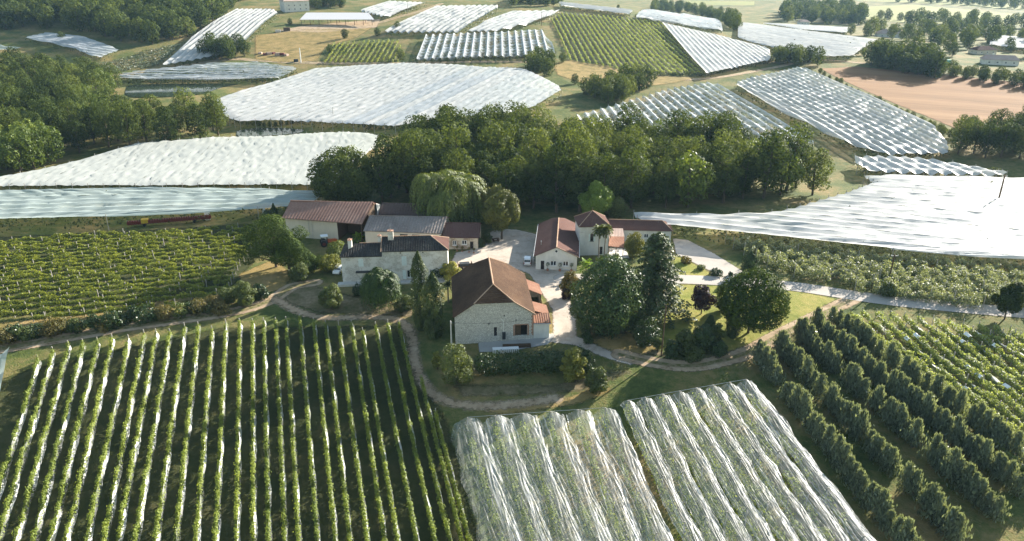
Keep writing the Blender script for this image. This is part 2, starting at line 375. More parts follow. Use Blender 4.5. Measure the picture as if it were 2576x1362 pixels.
def np_mesh(name, V, F, material, fattr=None, vattr=None, smooth=False):
    V = np.asarray(V, np.float32); F = np.asarray(F, np.int32); k = F.shape[1]
    me = bpy.data.meshes.new(name); me.vertices.add(len(V)); me.vertices.foreach_set('co', V.ravel())
    me.loops.add(F.size); me.loops.foreach_set('vertex_index', F.ravel())
    me.polygons.add(len(F)); me.polygons.foreach_set('loop_start', np.arange(0, F.size, k, dtype=np.int32))
    if smooth: me.polygons.foreach_set('use_smooth', np.ones(len(F), bool))
    me.update(calc_edges=True)
    for src, dom in ((fattr, 'FACE'), (vattr, 'POINT')):
        if src:
            for an, av in src.items():
                a = me.attributes.new(an, 'FLOAT', dom); a.data.foreach_set('value', np.asarray(av, np.float32))
    me.materials.append(M[material] if isinstance(material, str) else material)
    return me
def tag(o, label, cat=None, group=None, kind=None):
    o['label'] = label
    if cat: o['category'] = cat
    if group: o['group'] = group
    if kind: o['kind'] = kind
    return o
def empty(name, loc=(0, 0, 0), rz=0.0):
    o = bpy.data.objects.new(name, None); col.objects.link(o); o.location = loc; o.rotation_euler = (0, 0, rz); o.empty_display_size = .5; return o
ORD = ['first', 'second', 'third', 'fourth', 'fifth', 'sixth', 'seventh', 'eighth', 'ninth', 'tenth', 'eleventh', 'twelfth', 'thirteenth', 'fourteenth',
       'fifteenth', 'sixteenth', 'seventeenth', 'eighteenth', 'nineteenth']
TENS = {2: 'twent', 3: 'thirt', 4: 'fort', 5: 'fift'}
def ordinal(n):
    if n < 20: return ORD[n - 1]
    t, u = divmod(n, 10)
    return TENS[t] + 'ieth' if u == 0 else TENS[t] + 'y-' + ORD[u - 1]

# ---- leaf clouds
def leaf_quads(C, Nrm, size, rng, aspect=.62, hang=None):
    n = len(C)
    Nrm = Nrm / (np.linalg.norm(Nrm, axis=1, keepdims=True) + 1e-9)
    r = rng.normal(size=(n, 3)) if hang is None else np.array([0, 0, -1.0]) * hang + rng.normal(0, .35, (n, 3))
    t = r - (r * Nrm).sum(1, keepdims=True) * Nrm
    t /= np.linalg.norm(t, axis=1, keepdims=True) + 1e-9; b = np.cross(Nrm, t)
    s = (np.asarray(size) * (.65 + .7 * rng.random(n)))[:, None]
    V = np.stack([C + t * s * .5, C + b * s * .5 * aspect, C - t * s * .5, C - b * s * .5 * aspect], 1).reshape(-1, 3)
    return V, np.arange(4 * n).reshape(-1, 4)
def cloud_mesh(name, C, Nrm, size, material, rng, var=None, aspect=.62, hang=None):
    V, F = leaf_quads(C, Nrm, size, rng, aspect, hang)
    if var is None: var = rng.random(len(C))
    return np_mesh(name, V, F, material, {'var': np.clip(var, 0, 1)})
def sphere_dirs(n, rng):
    d = rng.normal(size=(n, 3)); return d / np.linalg.norm(d, axis=1, keepdims=True)
def lobed(rng, lobes, n, jitter=.12, flat=.0):
    """leaf points on the outer shells of overlapping lobes (cx,cy,cz,r)"""
    Lb = np.array(lobes); w = Lb[:, 3] ** 2; w = w / w.sum()
    idx = rng.choice(len(Lb), size=int(n * 1.7), p=w)
    d = sphere_dirs(len(idx), rng)
    fq = rng.normal(0, 3.2, (3, 3)); ph = rng.random(3) * 6.28      # ragged shells instead of smooth balls
    rag = sum(np.sin(d @ fq[k] + ph[k] + idx * 1.7) for k in range(3)) * .085 + np.where(rng.random(len(idx)) < .10, rng.random(len(idx)) * .22, 0)
    rr = Lb[idx, 3] * (1 - np.abs(rng.normal(0, jitter * 1.25, len(idx))) + .05 + rag)
    C = Lb[idx, :3] + d * rr[:, None] * np.array([1, 1, 1 - flat])
    keep = np.ones(len(idx), bool)
    for k, (x, y, z, r) in enumerate(lobes):
        dd = ((C - np.array([x, y, z])) ** 2).sum(1); keep &= (idx == k) | (dd > (.78 * r) ** 2)
    keep[rng.random(len(idx)) < .12] = True
    C, d, idx = C[keep][:n], d[keep][:n], idx[keep][:n]
    tone = rng.random(len(Lb))
    var = np.clip(.45 * tone[idx] + .55 * rng.random(len(C)), 0, 1)
    Nn = d + rng.normal(0, .42, d.shape)
    return C, Nn, var
def crown_lobes(rng, H, Rr, base, nl, lr=(.24, .48), top=1.0):
    cz = (base + H) / 2; hz = (H - base) / 2; out = []
    for k in range(nl):
        f = (k + .5) / nl; z = 1 - 2 * f; a = k * 2.39996 + rng.random() * .9
        rad = math.sqrt(max(0, 1 - z * z)); q = .62 + .16 * rng.random()
        wid = Rr * (1.0 if z < 0 else 1 - (1 - top) * z)
        out.append((math.cos(a) * rad * wid * q, math.sin(a) * rad * wid * q, cz + z * hz * q * 1.05, Rr * (lr[0] + (lr[1] - lr[0]) * rng.random())))
    out.append((0, 0, cz, Rr * .55)); return out
def trunk_mb(rng, H, r, limbs, base_limb, reach):
    mb = MB(); lean = rng.normal(0, .04, 2)
    pts = [(lean[0] * z, lean[1] * z, z) for z in (-.8, 0, H * .25, H * .5, H * .8)]
    mb.tube(pts, [r * 1.5, r * 1.25, r, r * .75, r * .25], 8)
    for k in range(limbs):
        a = k * 2.4 + rng.random(); z0 = base_limb + (H * .72 - base_limb) * k / max(1, limbs); e = reach * (.6 + .4 * rng.random())
        p0 = Vector((lean[0] * z0, lean[1] * z0, z0)); p2 = p0 + Vector((math.cos(a) * e, math.sin(a) * e, e * .7)); p1 = (p0 + p2) / 2 + Vector((0, 0, -.12 * e))
        mb.tube([p0, p1, p2], [r * .5, r * .32, r * .08], 5)
    return mb
class Proto:
    def __init__(s, crown, trunk, H): s.crown = crown; s.trunk = trunk; s.H = H
def broadleaf(name, seed, H, Rr, base, nl, n, leaf, material, bark='bark', lr=(.30, .48), top=.85, jitter=.12):
    rng = np.random.default_rng(seed)
    C, Nn, var = lobed(rng, crown_lobes(rng, H, Rr, base, nl, lr, top), n, jitter)
    cm = cloud_mesh(name + '_crown', C, Nn, leaf, material, rng, var)
    tb = trunk_mb(rng, H, max(.16, H * .018), 7, max(base * .8, H * .2), Rr * .8)
    tm = bpy.data.meshes.new(name + '_trunk'); tm.from_pydata(tb.v, [], tb.f); tm.materials.append(M[bark]); tm.update()
    return Proto(cm, tm, H)
def place(proto, name, x, y, s, rz, label, cat='tree', group=None, sink=0.0, sz=None):
    e = empty(name, (x, y, T(x, y) - sink), rz); e.scale = (s, s, sz or s)
    link('trunk', proto.trunk, e); link('crown', proto.crown, e)
    return tag(e, label, cat, group)

# ---- polygons
def inside(poly, X, Y):
    X = np.asarray(X, float); Y = np.asarray(Y, float); r = np.zeros(X.shape, bool)
    for k in range(len(poly)):
        x0, y0 = poly[k - 1]; x1, y1 = poly[k]
        c = (y0 > Y) != (y1 > Y); r ^= c & (X < (x1 - x0) * (Y - y0) / ((y1 - y0) or 1e-9) + x0)
    return r
def seg_dist(pts, X, Y, closed=False):
    d = np.full(X.shape, 1e9)
    n = len(pts)
    for k in range(n if closed else n - 1):
        a = pts[k]; b = pts[(k + 1) % n]; dx, dy = b[0] - a[0], b[1] - a[1]; l2 = dx * dx + dy * dy + 1e-9
        t = np.clip(((X - a[0]) * dx + (Y - a[1]) * dy) / l2, 0, 1)
        d = np.minimum(d, np.hypot(X - a[0] - t * dx, Y - a[1] - t * dy))
    return d
def sheet(name, sdf, bb, res, material, off, label):
    xs = np.arange(bb[0], bb[2] + res, res); ys = np.arange(bb[1], bb[3] + res, res)
    X, Y = np.meshgrid(xs, ys); S = sdf(X, Y)
    ok = S > -1.2; cell = ok[:-1, :-1] | ok[1:, :-1] | ok[:-1, 1:] | ok[1:, 1:]
    j, i = np.nonzero(cell); nx = len(xs)
    F = np.stack([j * nx + i, j * nx + i + 1, (j + 1) * nx + i + 1, (j + 1) * nx + i], 1)
    used = np.unique(F); remap = np.zeros(nx * len(ys), int); remap[used] = np.arange(len(used))
    V = np.stack([X.ravel(), Y.ravel(), (Tn(X, Y) + off).ravel()], 1)[used]
    me = np_mesh(name, V, remap[F], material, None, {'edge': np.clip(S.ravel()[used], -1.5, 2)}, True)
    return tag(link(name, me), label, None, None, 'structure')
def poly_sheet(name, poly, res, material, off, label, soft=1.0):
    P2 = [tuple(p) for p in poly]; xs = [p[0] for p in P2]; ys = [p[1] for p in P2]
    f = lambda X, Y: np.where(inside(P2, X, Y), 1, -1) * seg_dist(P2, X, Y, True) / soft
    return sheet(name, f, (min(xs) - 2 * soft, min(ys) - 2 * soft, max(xs) + 2 * soft, max(ys) + 2 * soft), res, material, off, label)
def smooth_line(pts, step):
    out = []
    P2 = [pts[0]] + list(pts) + [pts[-1]]
    for k in range(1, len(P2) - 2):
        p0, p1, p2, p3 = [Vector(p[:2]) for p in P2[k - 1:k + 3]]; n = max(2, int((p2 - p1).length / step))
        for i in range(n):
            t = i / n; out.append(.5 * ((2 * p1) + (p2 - p0) * t + (2 * p0 - 5 * p1 + 4 * p2 - p3) * t * t + (3 * p1 - p0 - 3 * p2 + p3) * t ** 3))
    out.append(Vector(pts[-1][:2])); return out
def path_sheet(name, pts, width, res, material, off, label, soft=.6):
    ln = smooth_line(pts, max(2.0, res * 2)); P2 = [(p.x, p.y) for p in ln]; xs = [p[0] for p in P2]; ys = [p[1] for p in P2]
    f = lambda X, Y: (width / 2 - seg_dist(P2, X, Y)) / soft
    w = width + 2
    return sheet(name, f, (min(xs) - w, min(ys) - w, max(xs) + w, max(ys) + w), res, material, off, label)
def clip_rows(poly, d, spacing, phase=.5):
    """parallel row segments of direction d clipped to polygon"""
    d = Vector(d[:2]).normalized(); n = Vector((-d.y, d.x)); P2 = [Vector(p[:2]) for p in poly]
    o = [p.dot(n) for p in P2]; rows = []; k = min(o) + spacing * phase
    while k < max(o):
        hits = []
        for i in range(len(P2)):
            a, b = P2[i - 1], P2[i]; ka, kb = a.dot(n) - k, b.dot(n) - k
            if (ka > 0) != (kb > 0):
                t = ka / (ka - kb); hits.append((a + (b - a) * t).dot(d))
        if len(hits) >= 2: rows.append((d * min(hits) + n * k, d * max(hits) + n * k))
        k += spacing
    return rows

# ================================================================== ground
def axis(fine0, fine1, step, lo, hi, grow=1.09):
    a = list(np.arange(fine0, fine1 + .01, step)); s = step; x = fine1
    while x < hi: s = min(s * grow, 160); x += s; a.append(x)
    s = step; x = fine0
    while x > lo: s = min(s * grow, 160); x -= s; a.insert(0, x)
    return np.array(a)
gx, gy = axis(-130, 130, 1.25, -3000, 3000), axis(45, 230, 1.25, -300, 5000, 1.05)
X, Y = np.meshgrid(gx, gy); nx = len(gx)
jj, ii = np.meshgrid(np.arange(len(gy) - 1), np.arange(nx - 1), indexing='ij'); jj = jj.ravel(); ii = ii.ravel()
me = np_mesh('ground', np.stack([X.ravel(), Y.ravel(), Tn(X, Y).ravel()], 1),
             np.stack([jj * nx + ii, jj * nx + ii + 1, (jj + 1) * nx + ii + 1, (jj + 1) * nx + ii], 1), 'ground', None, None, True)
tag(link('ground', me), 'rolling grassy farmland under the whole scene', None, None, 'structure')

yard = px([(1130, 668), (1145, 636), (1218, 622), (1222, 590), (1250, 575), (1300, 578), (1352, 590), (1345, 640), (1350, 672), (1450, 678), (1440, 690), (1420, 700), (1425, 735),
           (1450, 790), (1452, 845), (1500, 868), (1560, 893), (1600, 905), (1590, 922), (1520, 902), (1450, 872), (1380, 862), (1280, 880), (1205, 886), (1212, 862), (1340, 845), (1390, 838),
           (1388, 780), (1330, 690), (1240, 655), (1190, 668), (1140, 690)])
poly_sheet('courtyard', yard, .6, 'gravel', .055, 'pale gravel courtyard between the farm buildings', .9)
road_pts = px([(1420, 700), (1560, 703), (1700, 703), (1850, 710), (2000, 722), (2200, 752), (2400, 773), (2600, 790)])
path_sheet('road', road_pts, 5.0, .6, 'road', .075, 'pale paved lane running past the garden', .35)
poly_sheet('forecourt', px([(1690, 600), (1730, 604), (1800, 640), (1880, 690), (1960, 716), (1850, 706), (1800, 690), (1700, 640)]), .6, 'road', .06, 'pale paved forecourt beside the long tiled wing', .7)
path_sheet('dirt_track', px([(-40, 884), (120, 858), (300, 826), (450, 805), (560, 790), (640, 772), (690, 752), (735, 722), (790, 712)]), 4.0, .4, 'rut_track', .06, 'sandy farm track along the edge of the front vineyard', .7)
path_sheet('dirt_track', px([(690, 752), (745, 782), (820, 800), (930, 798), (1000, 806), (1035, 840), (1040, 890), (1058, 950), (1100, 1000), (1180, 1022), (1290, 1018), (1400, 1003)]), 2.8, .5, 'track', .065,
           'brown wheel track curving below the stone barn', 2.2)
path_sheet('dirt_track', px([(1560, 893), (1640, 912), (1730, 922), (1800, 912), (1880, 888), (1960, 845), (2040, 805), (2120, 765), (2150, 750)]), 3.8, .4, 'rut_track', .07,
           'sandy track climbing from the barn to the lane', .8)
poly_sheet('lawn', px([(1700, 715), (1900, 722), (2020, 735), (2110, 752), (1990, 822), (1890, 870), (1820, 890), (1700, 880), (1640, 880), (1640, 760)]), .8, 'lawn', .03, 'sunlit lawn of the garden beside the lane', 1.2)
poly_sheet('lawn', px([(1690, 640), (1720, 650), (1790, 688), (1800, 698), (1700, 695)]), .8, 'lawn', .035, 'small wedge of lawn above the lane', 1.0)
poly_sheet('dry_grass', px([(1480, 860), (1540, 838), (1640, 832), (1660, 880), (1600, 898), (1520, 880)]), .7, 'dry', .035, 'straw coloured bare grass beneath the garden trees', 1.5)
poly_sheet('dry_grass', px([(600, 690), (690, 650), (740, 690), (720, 730), (650, 740), (600, 720)]), .7, 'dry', .035, 'sandy dry grass beneath the umbrella pines', 1.5)
poly_sheet('dry_grass', px([(-30, 815), (330, 780), (560, 745), (570, 762), (330, 800), (-30, 838)]), .7, 'dry', .035, 'dry golden grass on the bank below the old vines', 1.2)
poly_sheet('dry_grass', px([(1190, 1030), (1400, 1010), (1520, 965), (1545, 985), (1450, 1020), (1260, 1045)]), .7, 'dry', .03, 'sunlit dry verge above the front nets', 1.2)
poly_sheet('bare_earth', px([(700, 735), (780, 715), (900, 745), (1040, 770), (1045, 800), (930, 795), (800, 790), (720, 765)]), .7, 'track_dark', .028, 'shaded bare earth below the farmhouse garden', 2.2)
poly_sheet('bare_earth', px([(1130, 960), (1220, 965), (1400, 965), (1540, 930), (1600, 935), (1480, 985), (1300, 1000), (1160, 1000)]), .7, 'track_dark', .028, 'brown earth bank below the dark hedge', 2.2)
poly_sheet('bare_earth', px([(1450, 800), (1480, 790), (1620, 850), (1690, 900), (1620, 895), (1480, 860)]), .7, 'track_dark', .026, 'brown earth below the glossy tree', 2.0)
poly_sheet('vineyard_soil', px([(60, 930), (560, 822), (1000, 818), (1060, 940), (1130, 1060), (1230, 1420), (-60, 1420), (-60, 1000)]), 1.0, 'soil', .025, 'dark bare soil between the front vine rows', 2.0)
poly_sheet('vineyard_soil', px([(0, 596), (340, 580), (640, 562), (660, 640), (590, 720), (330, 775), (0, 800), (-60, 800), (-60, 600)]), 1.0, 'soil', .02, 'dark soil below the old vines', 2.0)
poly_sheet('terrace', px([(1200, 850), (1340, 846), (1400, 842), (1380, 868), (1280, 886), (1205, 888)]), .5, 'concrete', .085, 'grey concrete terrace in front of the stone barn', .4)
poly_sheet('stubble_field', px([(2062, 173), (2156, 168), (2369, 189), (2620, 212), (2640, 318), (2409, 328), (2250, 262)]), 2.5, 'stubble', .12, 'bare tan stubble field beyond the nets', 2.0)
for k, (pp, lb, mt) in enumerate([
    ([(2100, 20), (2300, 12), (2600, 40), (2600, 64), (2280, 60), (2150, 45)], 'pale yellow meadow behind the hamlet', 'field_far'),
    ([(2130, 2), (2400, 2), (2600, 12), (2600, 28), (2300, 8)], 'far pale green meadow along the picture top', 'field_far'),
    ([(1720, 2), (1900, 4), (1900, 14), (1740, 12)], 'thin pale field beyond the far nets', 'field_far'),
    ([(1390, 160), (1432, 150), (1560, 175), (1640, 190), (1760, 195), (1700, 210), (1600, 222), (1480, 215), (1400, 190)], 'tan clearing beside the dark copse', 'dry'),
    ([(640, 90), (760, 75), (940, 70), (900, 95), (820, 120), (800, 155), (700, 158), (640, 150)], 'rough dry pasture below the open hangar', 'dry'),
    ([(760, 66), (960, 48), (950, 70), (800, 84), (690, 80)], 'bare tan yard around the open hangar', 'track')]):
    poly_sheet('field' if 'field' in lb or 'meadow' in lb else 'clearing', px(pp), 4.0 if k < 3 else 2.0, mt, .15, lb, 4.0 if k < 3 else 3.0)
for pp, w, lb in [([(250, 190), (330, 186), (560, 152), (640, 152), (760, 158), (1000, 160), (1240, 156), (1390, 158)], 5, 'pale farm track between the upper nets'),
                  ([(955, 58), (1000, 44), (1060, 28), (1110, 10)], 5, 'pale farm track climbing past the open hangar'),
                  ([(1640, 205), (1800, 196), (1940, 172), (2060, 152), (2170, 160)], 4, 'pale track along the foot of the white nets')]:
    path_sheet('farm_track', px(pp), w, 1.5, 'rut_track', .12, lb, .9)
for P2, lb in zip(POND_W, ('dark green pond below the small netted orchard', 'small bright pond between two netted fields')):
    z = max(T(*p) for p in P2) + .05; mb = MB(); n = len(P2); sm = smooth_line([Vector(p) for p in P2] + [Vector(P2[0])], 3.0)[:-1]
    mb.add([(p.x, p.y, z) for p in sm], [tuple(range(len(sm)))]); tag(mb.build('pond', 'water'), lb, None, None, 'structure')

# ================================================================== nets
POST = bpy.data.meshes.new('post'); _p = MB().tube([(0, 0, -.3), (0, 0, 1)], .09, 6); POST.from_pydata(_p.v, [], _p.f); POST.materials.append(M['post'])
def post_at(x, y, h, parent, z=None):
    o = link('post', POST, parent); o.location = (x, y, T(x, y) if z is None else z); o.scale = (1, 1, h); return o
def bay_mesh(a0, a1, b0, b1, h, sag, seg, material, rng, nacross=8, wr=.18, dens=(.9, 1.0), fold=0.0, endsag=.35, quilt=.4):
    """one bay of net hung between ridge a (a0->a1) and ridge b (b0->b1)"""
    La = max((a1 - a0).length, (b1 - b0).length); m = max(4, int(La / seg)); S = np.linspace(0, 1, m + 1); Q = np.linspace(0, 1, nacross + 1)
    A = np.outer(1 - S, [a0.x, a0.y]) + np.outer(S, [a1.x, a1.y]); B = np.outer(1 - S, [b0.x, b0.y]) + np.outer(S, [b1.x, b1.y])
    Pp = A[:, None, :] * (1 - Q)[None, :, None] + B[:, None, :] * Q[None, :, None]
    ph = rng.random(4) * 9
    drop = 1 - np.abs(2 * Q - 1) ** 1.15
    vary = 1 + quilt * np.cos(S * La * 2 * math.pi / 8.0 + ph[0] * .12) + .22 * np.sin(S * La / 5.7 + ph[1]) + rng.normal(0, .14, m + 1)
    Z = Tn(Pp[..., 0], Pp[..., 1]) + h - sag * drop[None, :] * np.clip(vary, .2, 2.2)[:, None]
    Z += wr * rng.normal(0, 1, Z.shape) * (0.15 + drop[None, :])
    Z += .12 * np.abs(np.sin(S * La * math.pi / 9 + ph[2]))[:, None] * -1 * (1 - drop[None, :])
    if fold: Pp += rng.normal(0, fold, Pp.shape) * drop[None, :, None]
    e = np.minimum(S, 1 - S) * La; Z -= (endsag * np.exp(-e / 1.5))[:, None]
    D = dens[0] + (dens[1] - dens[0]) * np.clip(drop[None, :] ** (1.5 if dens[1] > dens[0] else .55) * (1 + .0 * Z) * np.clip(vary, .3, 1.6)[:, None] + rng.normal(0, .10, Z.shape), 0, 1)
    V = np.concatenate([Pp, Z[..., None]], 2).reshape(-1, 3); k = nacross + 1
    j, i = np.meshgrid(np.arange(m), np.arange(nacross), indexing='ij'); j = j.ravel(); i = i.ravel()
    F = np.stack([j * k + i, j * k + i + 1, (j + 1) * k + i + 1, (j + 1) * k + i], 1)
    return np_mesh('net_bay', V, F, material, None, {'dens': D.ravel()}, True)
def row_points(a, b, n, rng, w, h0, h1, clump=2.2):
    s = rng.random(n); L_ = (b - a).length; d = (b - a) / max(L_, .01); nn = Vector((-d.y, d.x))
    ph = rng.random(3) * 9
    prof = .78 + .14 * np.sin(s * L_ / clump + ph[0]) + .12 * np.sin(s * L_ / (clump * .37) + ph[1]) + .08 * np.sin(s * L_ / (clump * 3.7) + ph[2])
    lat = rng.normal(0, w * .5, n); q = rng.random(n) ** .8
    x = a.x + d.x * L_ * s + nn.x * lat; y = a.y + d.y * L_ * s + nn.y * lat
    z = Tn(x, y) + h0 + (h1 * prof - h0) * q
    Nn = np.stack([nn.x * lat / w * 1.6, nn.y * lat / w * 1.6, .35 + q], 1) + rng.normal(0, .6, (n, 3))
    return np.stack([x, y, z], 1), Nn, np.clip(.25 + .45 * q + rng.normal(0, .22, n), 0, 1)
NET_SEED = [100]
def net_field(poly, rowdir, spacing, h, label, material='net', sag=.9, seg=2.2, posts=True, under=3.0, nacross=6, wr=.1, dens=(.85, 1.0), ruled=None, leaf=.7, group=None, bands=None, quilt=.4):
    NET_SEED[0] += 1; rng = np.random.default_rng(NET_SEED[0])
    rows = ruled if ruled else clip_rows(poly, rowdir, spacing)
    c = sum(((a + b) / 2 for a, b in rows), Vector((0, 0))) / len(rows)
    root = empty('orchard_net', (c.x, c.y, T(c.x, c.y))); inv = Vector((-c.x, -c.y, -T(c.x, c.y)))
    for k, ((a0, a1), (b0, b1)) in enumerate(zip(rows[:-1], rows[1:])):
        mt = material if not bands else bands[min(q for q in bands if q > k / len(rows))]
        o = link('net_bay', bay_mesh(a0, a1, b0, b1, h, sag, seg, mt, rng, nacross, wr, dens, 0.0, .35, quilt), root); o.location = inv
    if posts:
        for a, b in rows:
            for p in (a, b):
                o = post_at(p.x, p.y, h + .25, root); o.location = o.location + inv
    tag(root, label, 'net', group)
    if under:
        Cs, Ns, Vs = [], [], []
        for a, b in rows:
            L_ = (b - a).length
            if L_ < 2: continue
            C, Nn, v = row_points(a, b, int(L_ * under), rng, 1.0, .5, h * .92, 3); Cs.append(C); Ns.append(Nn); Vs.append(v)
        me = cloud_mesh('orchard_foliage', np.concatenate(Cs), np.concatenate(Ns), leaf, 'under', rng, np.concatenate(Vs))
        tag(link('orchard_foliage', me), 'green fruit tree foliage below ' + label, 'foliage', None, 'stuff')
    return root
def dirpx(a, b, h=4): return at(*b, h).xy - at(*a, h).xy
NF = [  # outline, row direction (two points), spacing, label, material, kwargs
 ([(1592, 528), (1760, 536), (1930, 533), (2000, 520), (2130, 482), (2200, 456), (2168, 437), (2640, 447), (2640, 662), (2450, 643), (2100, 612), (1880, 588), (1690, 573), (1605, 548)], ((1889, 575.5), (2576, 647.5)), 4.0,
  'dazzling white hail net spread over the large orchard beside the wood', 'net', dict(sag=.55, wr=.04, dens=(.98, .9), quilt=.15)),
 ([(2148, 390), (2230, 388), (2330, 394), (2420, 410), (2540, 432), (2520, 436), (2300, 430), (2165, 424)], ((2165, 392), (2225, 424)), 4.2, 'narrow white net with green orchard edge above the dazzling net', 'net', dict(seg=1.6)),
 ([(1889, 192), (1950, 180), (2004, 167), (2040, 172), (2150, 222), (2353, 317), (2385, 357), (2388, 381), (2222, 384), (2116, 349), (1889, 240), (1845, 206)], ((2004, 167), (2353, 317)), 3.7, 'bright white furrowed net next to the tan stubble field', 'net', dict(sag=.95, wr=.08, dens=(1.0, .62), seg=1.6, quilt=.3)),
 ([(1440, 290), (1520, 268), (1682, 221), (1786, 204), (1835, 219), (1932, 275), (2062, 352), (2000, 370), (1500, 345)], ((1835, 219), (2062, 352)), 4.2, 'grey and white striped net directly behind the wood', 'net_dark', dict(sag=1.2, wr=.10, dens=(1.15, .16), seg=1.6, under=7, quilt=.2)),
 ([(540, 250), (601, 229), (785, 171), (905, 163), (1012, 157), (1134, 160), (1222, 168), (1317, 171), (1370, 195), (1418, 221), (1373, 259), (1245, 288), (1108, 293), (1001, 315), (852, 307), (681, 299), (601, 304), (565, 290)], ((974, 307), (1222, 187)), 4.6,
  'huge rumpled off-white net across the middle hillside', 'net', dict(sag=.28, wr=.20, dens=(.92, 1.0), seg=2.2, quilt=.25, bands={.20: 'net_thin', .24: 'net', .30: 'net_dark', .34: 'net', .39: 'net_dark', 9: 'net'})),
 ([(-40, 452), (160, 412), (339, 359), (549, 343), (687, 341), (760, 335), (870, 330), (945, 335), (965, 352), (900, 400), (860, 464), (687, 462), (400, 464), (-40, 466)], ((380, 464), (520, 345)), 4.6, 'pale creamy net behind the bluish net, bordered by dark woods', 'net_cream', dict(sag=.10, wr=.15, dens=(.98, 1.0), quilt=.2)),
 ([(-40, 480), (290, 470), (687, 474), (812, 480), (795, 500), (720, 520), (640, 524), (560, 528), (340, 541), (-40, 558)], ((0, 520), (640, 505)), 4.0, 'bluish pale green net nearest the old vines', 'net_green', dict(sag=.5, wr=.12, dens=(1.0, .85), seg=1.3, quilt=.3)),
 ([(299, 184), (347, 176), (533, 157), (645, 155), (750, 168), (697, 196), (613, 192), (299, 196)], ((300, 190), (690, 188)), 4.2, 'small dark green netted orchard above the pond', 'net_thin', dict(sag=1.0, wr=.2, dens=(1.2, .10), under=7)),
 ([(395, 163), (591, 21), (687, 21), (700, 32), (622, 105), (560, 132), (496, 146)], ((420, 156), (600, 28)), 3.6, 'steep narrow white net climbing towards the white farmhouse', 'net', dict(sag=.7, wr=.12, dens=(1.0, .8))),
 ([(56, 93), (120, 80), (200, 88), (301, 123), (243, 145), (187, 120)], ((60, 93), (300, 123)), 4.2, 'net toned dull blue-grey for the shade of the far woods', 'net_dark', dict(sag=.4)),  # forest shadow put into the colour: darker net material used here
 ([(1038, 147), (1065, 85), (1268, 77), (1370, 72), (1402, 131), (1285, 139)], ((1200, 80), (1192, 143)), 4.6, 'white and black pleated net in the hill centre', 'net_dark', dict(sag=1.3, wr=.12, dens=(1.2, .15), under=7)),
 ([(964, 77), (1030, 48), (1102, 13), (1252, 11), (1251, 24), (1158, 77)], ((1080, 77), (1200, 12)), 4.6, 'pale net on the hilltop beside the farm track', 'net', dict(sag=1.0, wr=.25, dens=(.7, 1.0))),
 ([(1163, 76), (1288, 27), (1413, 24), (1360, 50), (1245, 75)], ((1170, 75), (1300, 27)), 4.6, 'bright net wedge directly above the pleated net', 'net', dict(wr=.15)),
 ([(905, 24), (974, 1), (1078, 5), (972, 41)], ((915, 24), (985, 2)), 4.6, 'small pale net behind the open hangar', 'net', dict(wr=.2)),
 ([(1405, 3), (1592, 24), (1584, 34), (1415, 14)], ((1420, 6), (1580, 28)), 4.6, 'thin white net strip behind the pale green vineyard', 'net', {}),
 ([(1616, 24), (1720, 33), (1805, 48), (1818, 74), (1600, 40)], ((1616, 28), (1800, 60)), 4.8, 'patchy grey net with dark hedge edge behind the white slope net', 'net_thin', dict(sag=1.4, wr=.4, dens=(.9, .5))),
 ([(1658, 53), (1800, 85), (1935, 120), (1940, 148), (1773, 183), (1704, 93)], ((1690, 62), (1800, 178)), 3.4, 'white net slope beside the pale green vineyard', 'net', dict(sag=.5, wr=.08, dens=(1.0, .85))),
 ([(1856, 55), (2040, 78), (2209, 99), (2145, 138), (2060, 141), (1889, 104), (1856, 92)], ((1870, 92), (2100, 120)), 4.6, 'blazing white flat net left of the villa', 'net', dict(sag=.4, wr=.05)),
 ([(1916, 57), (2140, 69), (2129, 81), (2020, 74)], ((1916, 60), (2130, 76)), 4.6, 'thin white net strip behind the blazing flat net', 'net', dict(sag=.4, wr=.05)),
 ([(-20, 110), (61, 118), (-20, 126)], ((-20, 116), (60, 118)), 4.6, 'sliver of pale net at the far wood edge', 'net_green', {}),
 ([(2492, 86), (2600, 96), (2600, 122), (2490, 112)], ((2492, 90), (2590, 100)), 4.6, 'white net patch behind the hamlet trees', 'net', dict(sag=.4))]
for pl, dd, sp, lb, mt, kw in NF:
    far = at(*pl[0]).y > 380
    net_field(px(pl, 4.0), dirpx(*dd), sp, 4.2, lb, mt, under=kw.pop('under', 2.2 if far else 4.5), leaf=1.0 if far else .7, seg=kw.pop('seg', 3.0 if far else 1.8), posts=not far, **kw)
for pl, hh, lb in (([(-30, 470), (300, 468), (600, 467), (850, 468)], 3.4, 'green orchard edge below the pale creamy net'), ([(2170, 434), (2300, 438), (2525, 444)], 3.4, 'green orchard edge below the narrow white net'),
                   ([(1640, 190), (1775, 192), (1860, 172), (1945, 154)], 2.6, 'dark hedge edge below the white net slope'), ([(1598, 46), (1700, 60), (1816, 82)], 3.6, 'dark hedge edge below the patchy grey net'), ([(1040, 152), (1150, 150), (1285, 146), (1400, 138)], 3.2, 'dark orchard edge below the pleated net'),
                   ([(300, 202), (460, 200), (620, 198), (700, 200)], 3.6, 'dark orchard edge between small net and pond'), ([(2120, 356), (2225, 392), (2385, 392)], 3.0, 'dark orchard edge below the furrowed net')):
    rng = np.random.default_rng(900 + len(lb)); P2 = px(pl); Cs, Ns, Vs = [], [], []
    for a, b in zip(P2[:-1], P2[1:]):
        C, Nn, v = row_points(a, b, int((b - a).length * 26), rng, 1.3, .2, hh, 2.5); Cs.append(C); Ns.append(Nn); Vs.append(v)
    tag(link('edge_foliage', cloud_mesh('edge_foliage', np.concatenate(Cs), np.concatenate(Ns), .75, 'under', rng, np.concatenate(Vs))), lb, 'foliage', None, 'stuff')
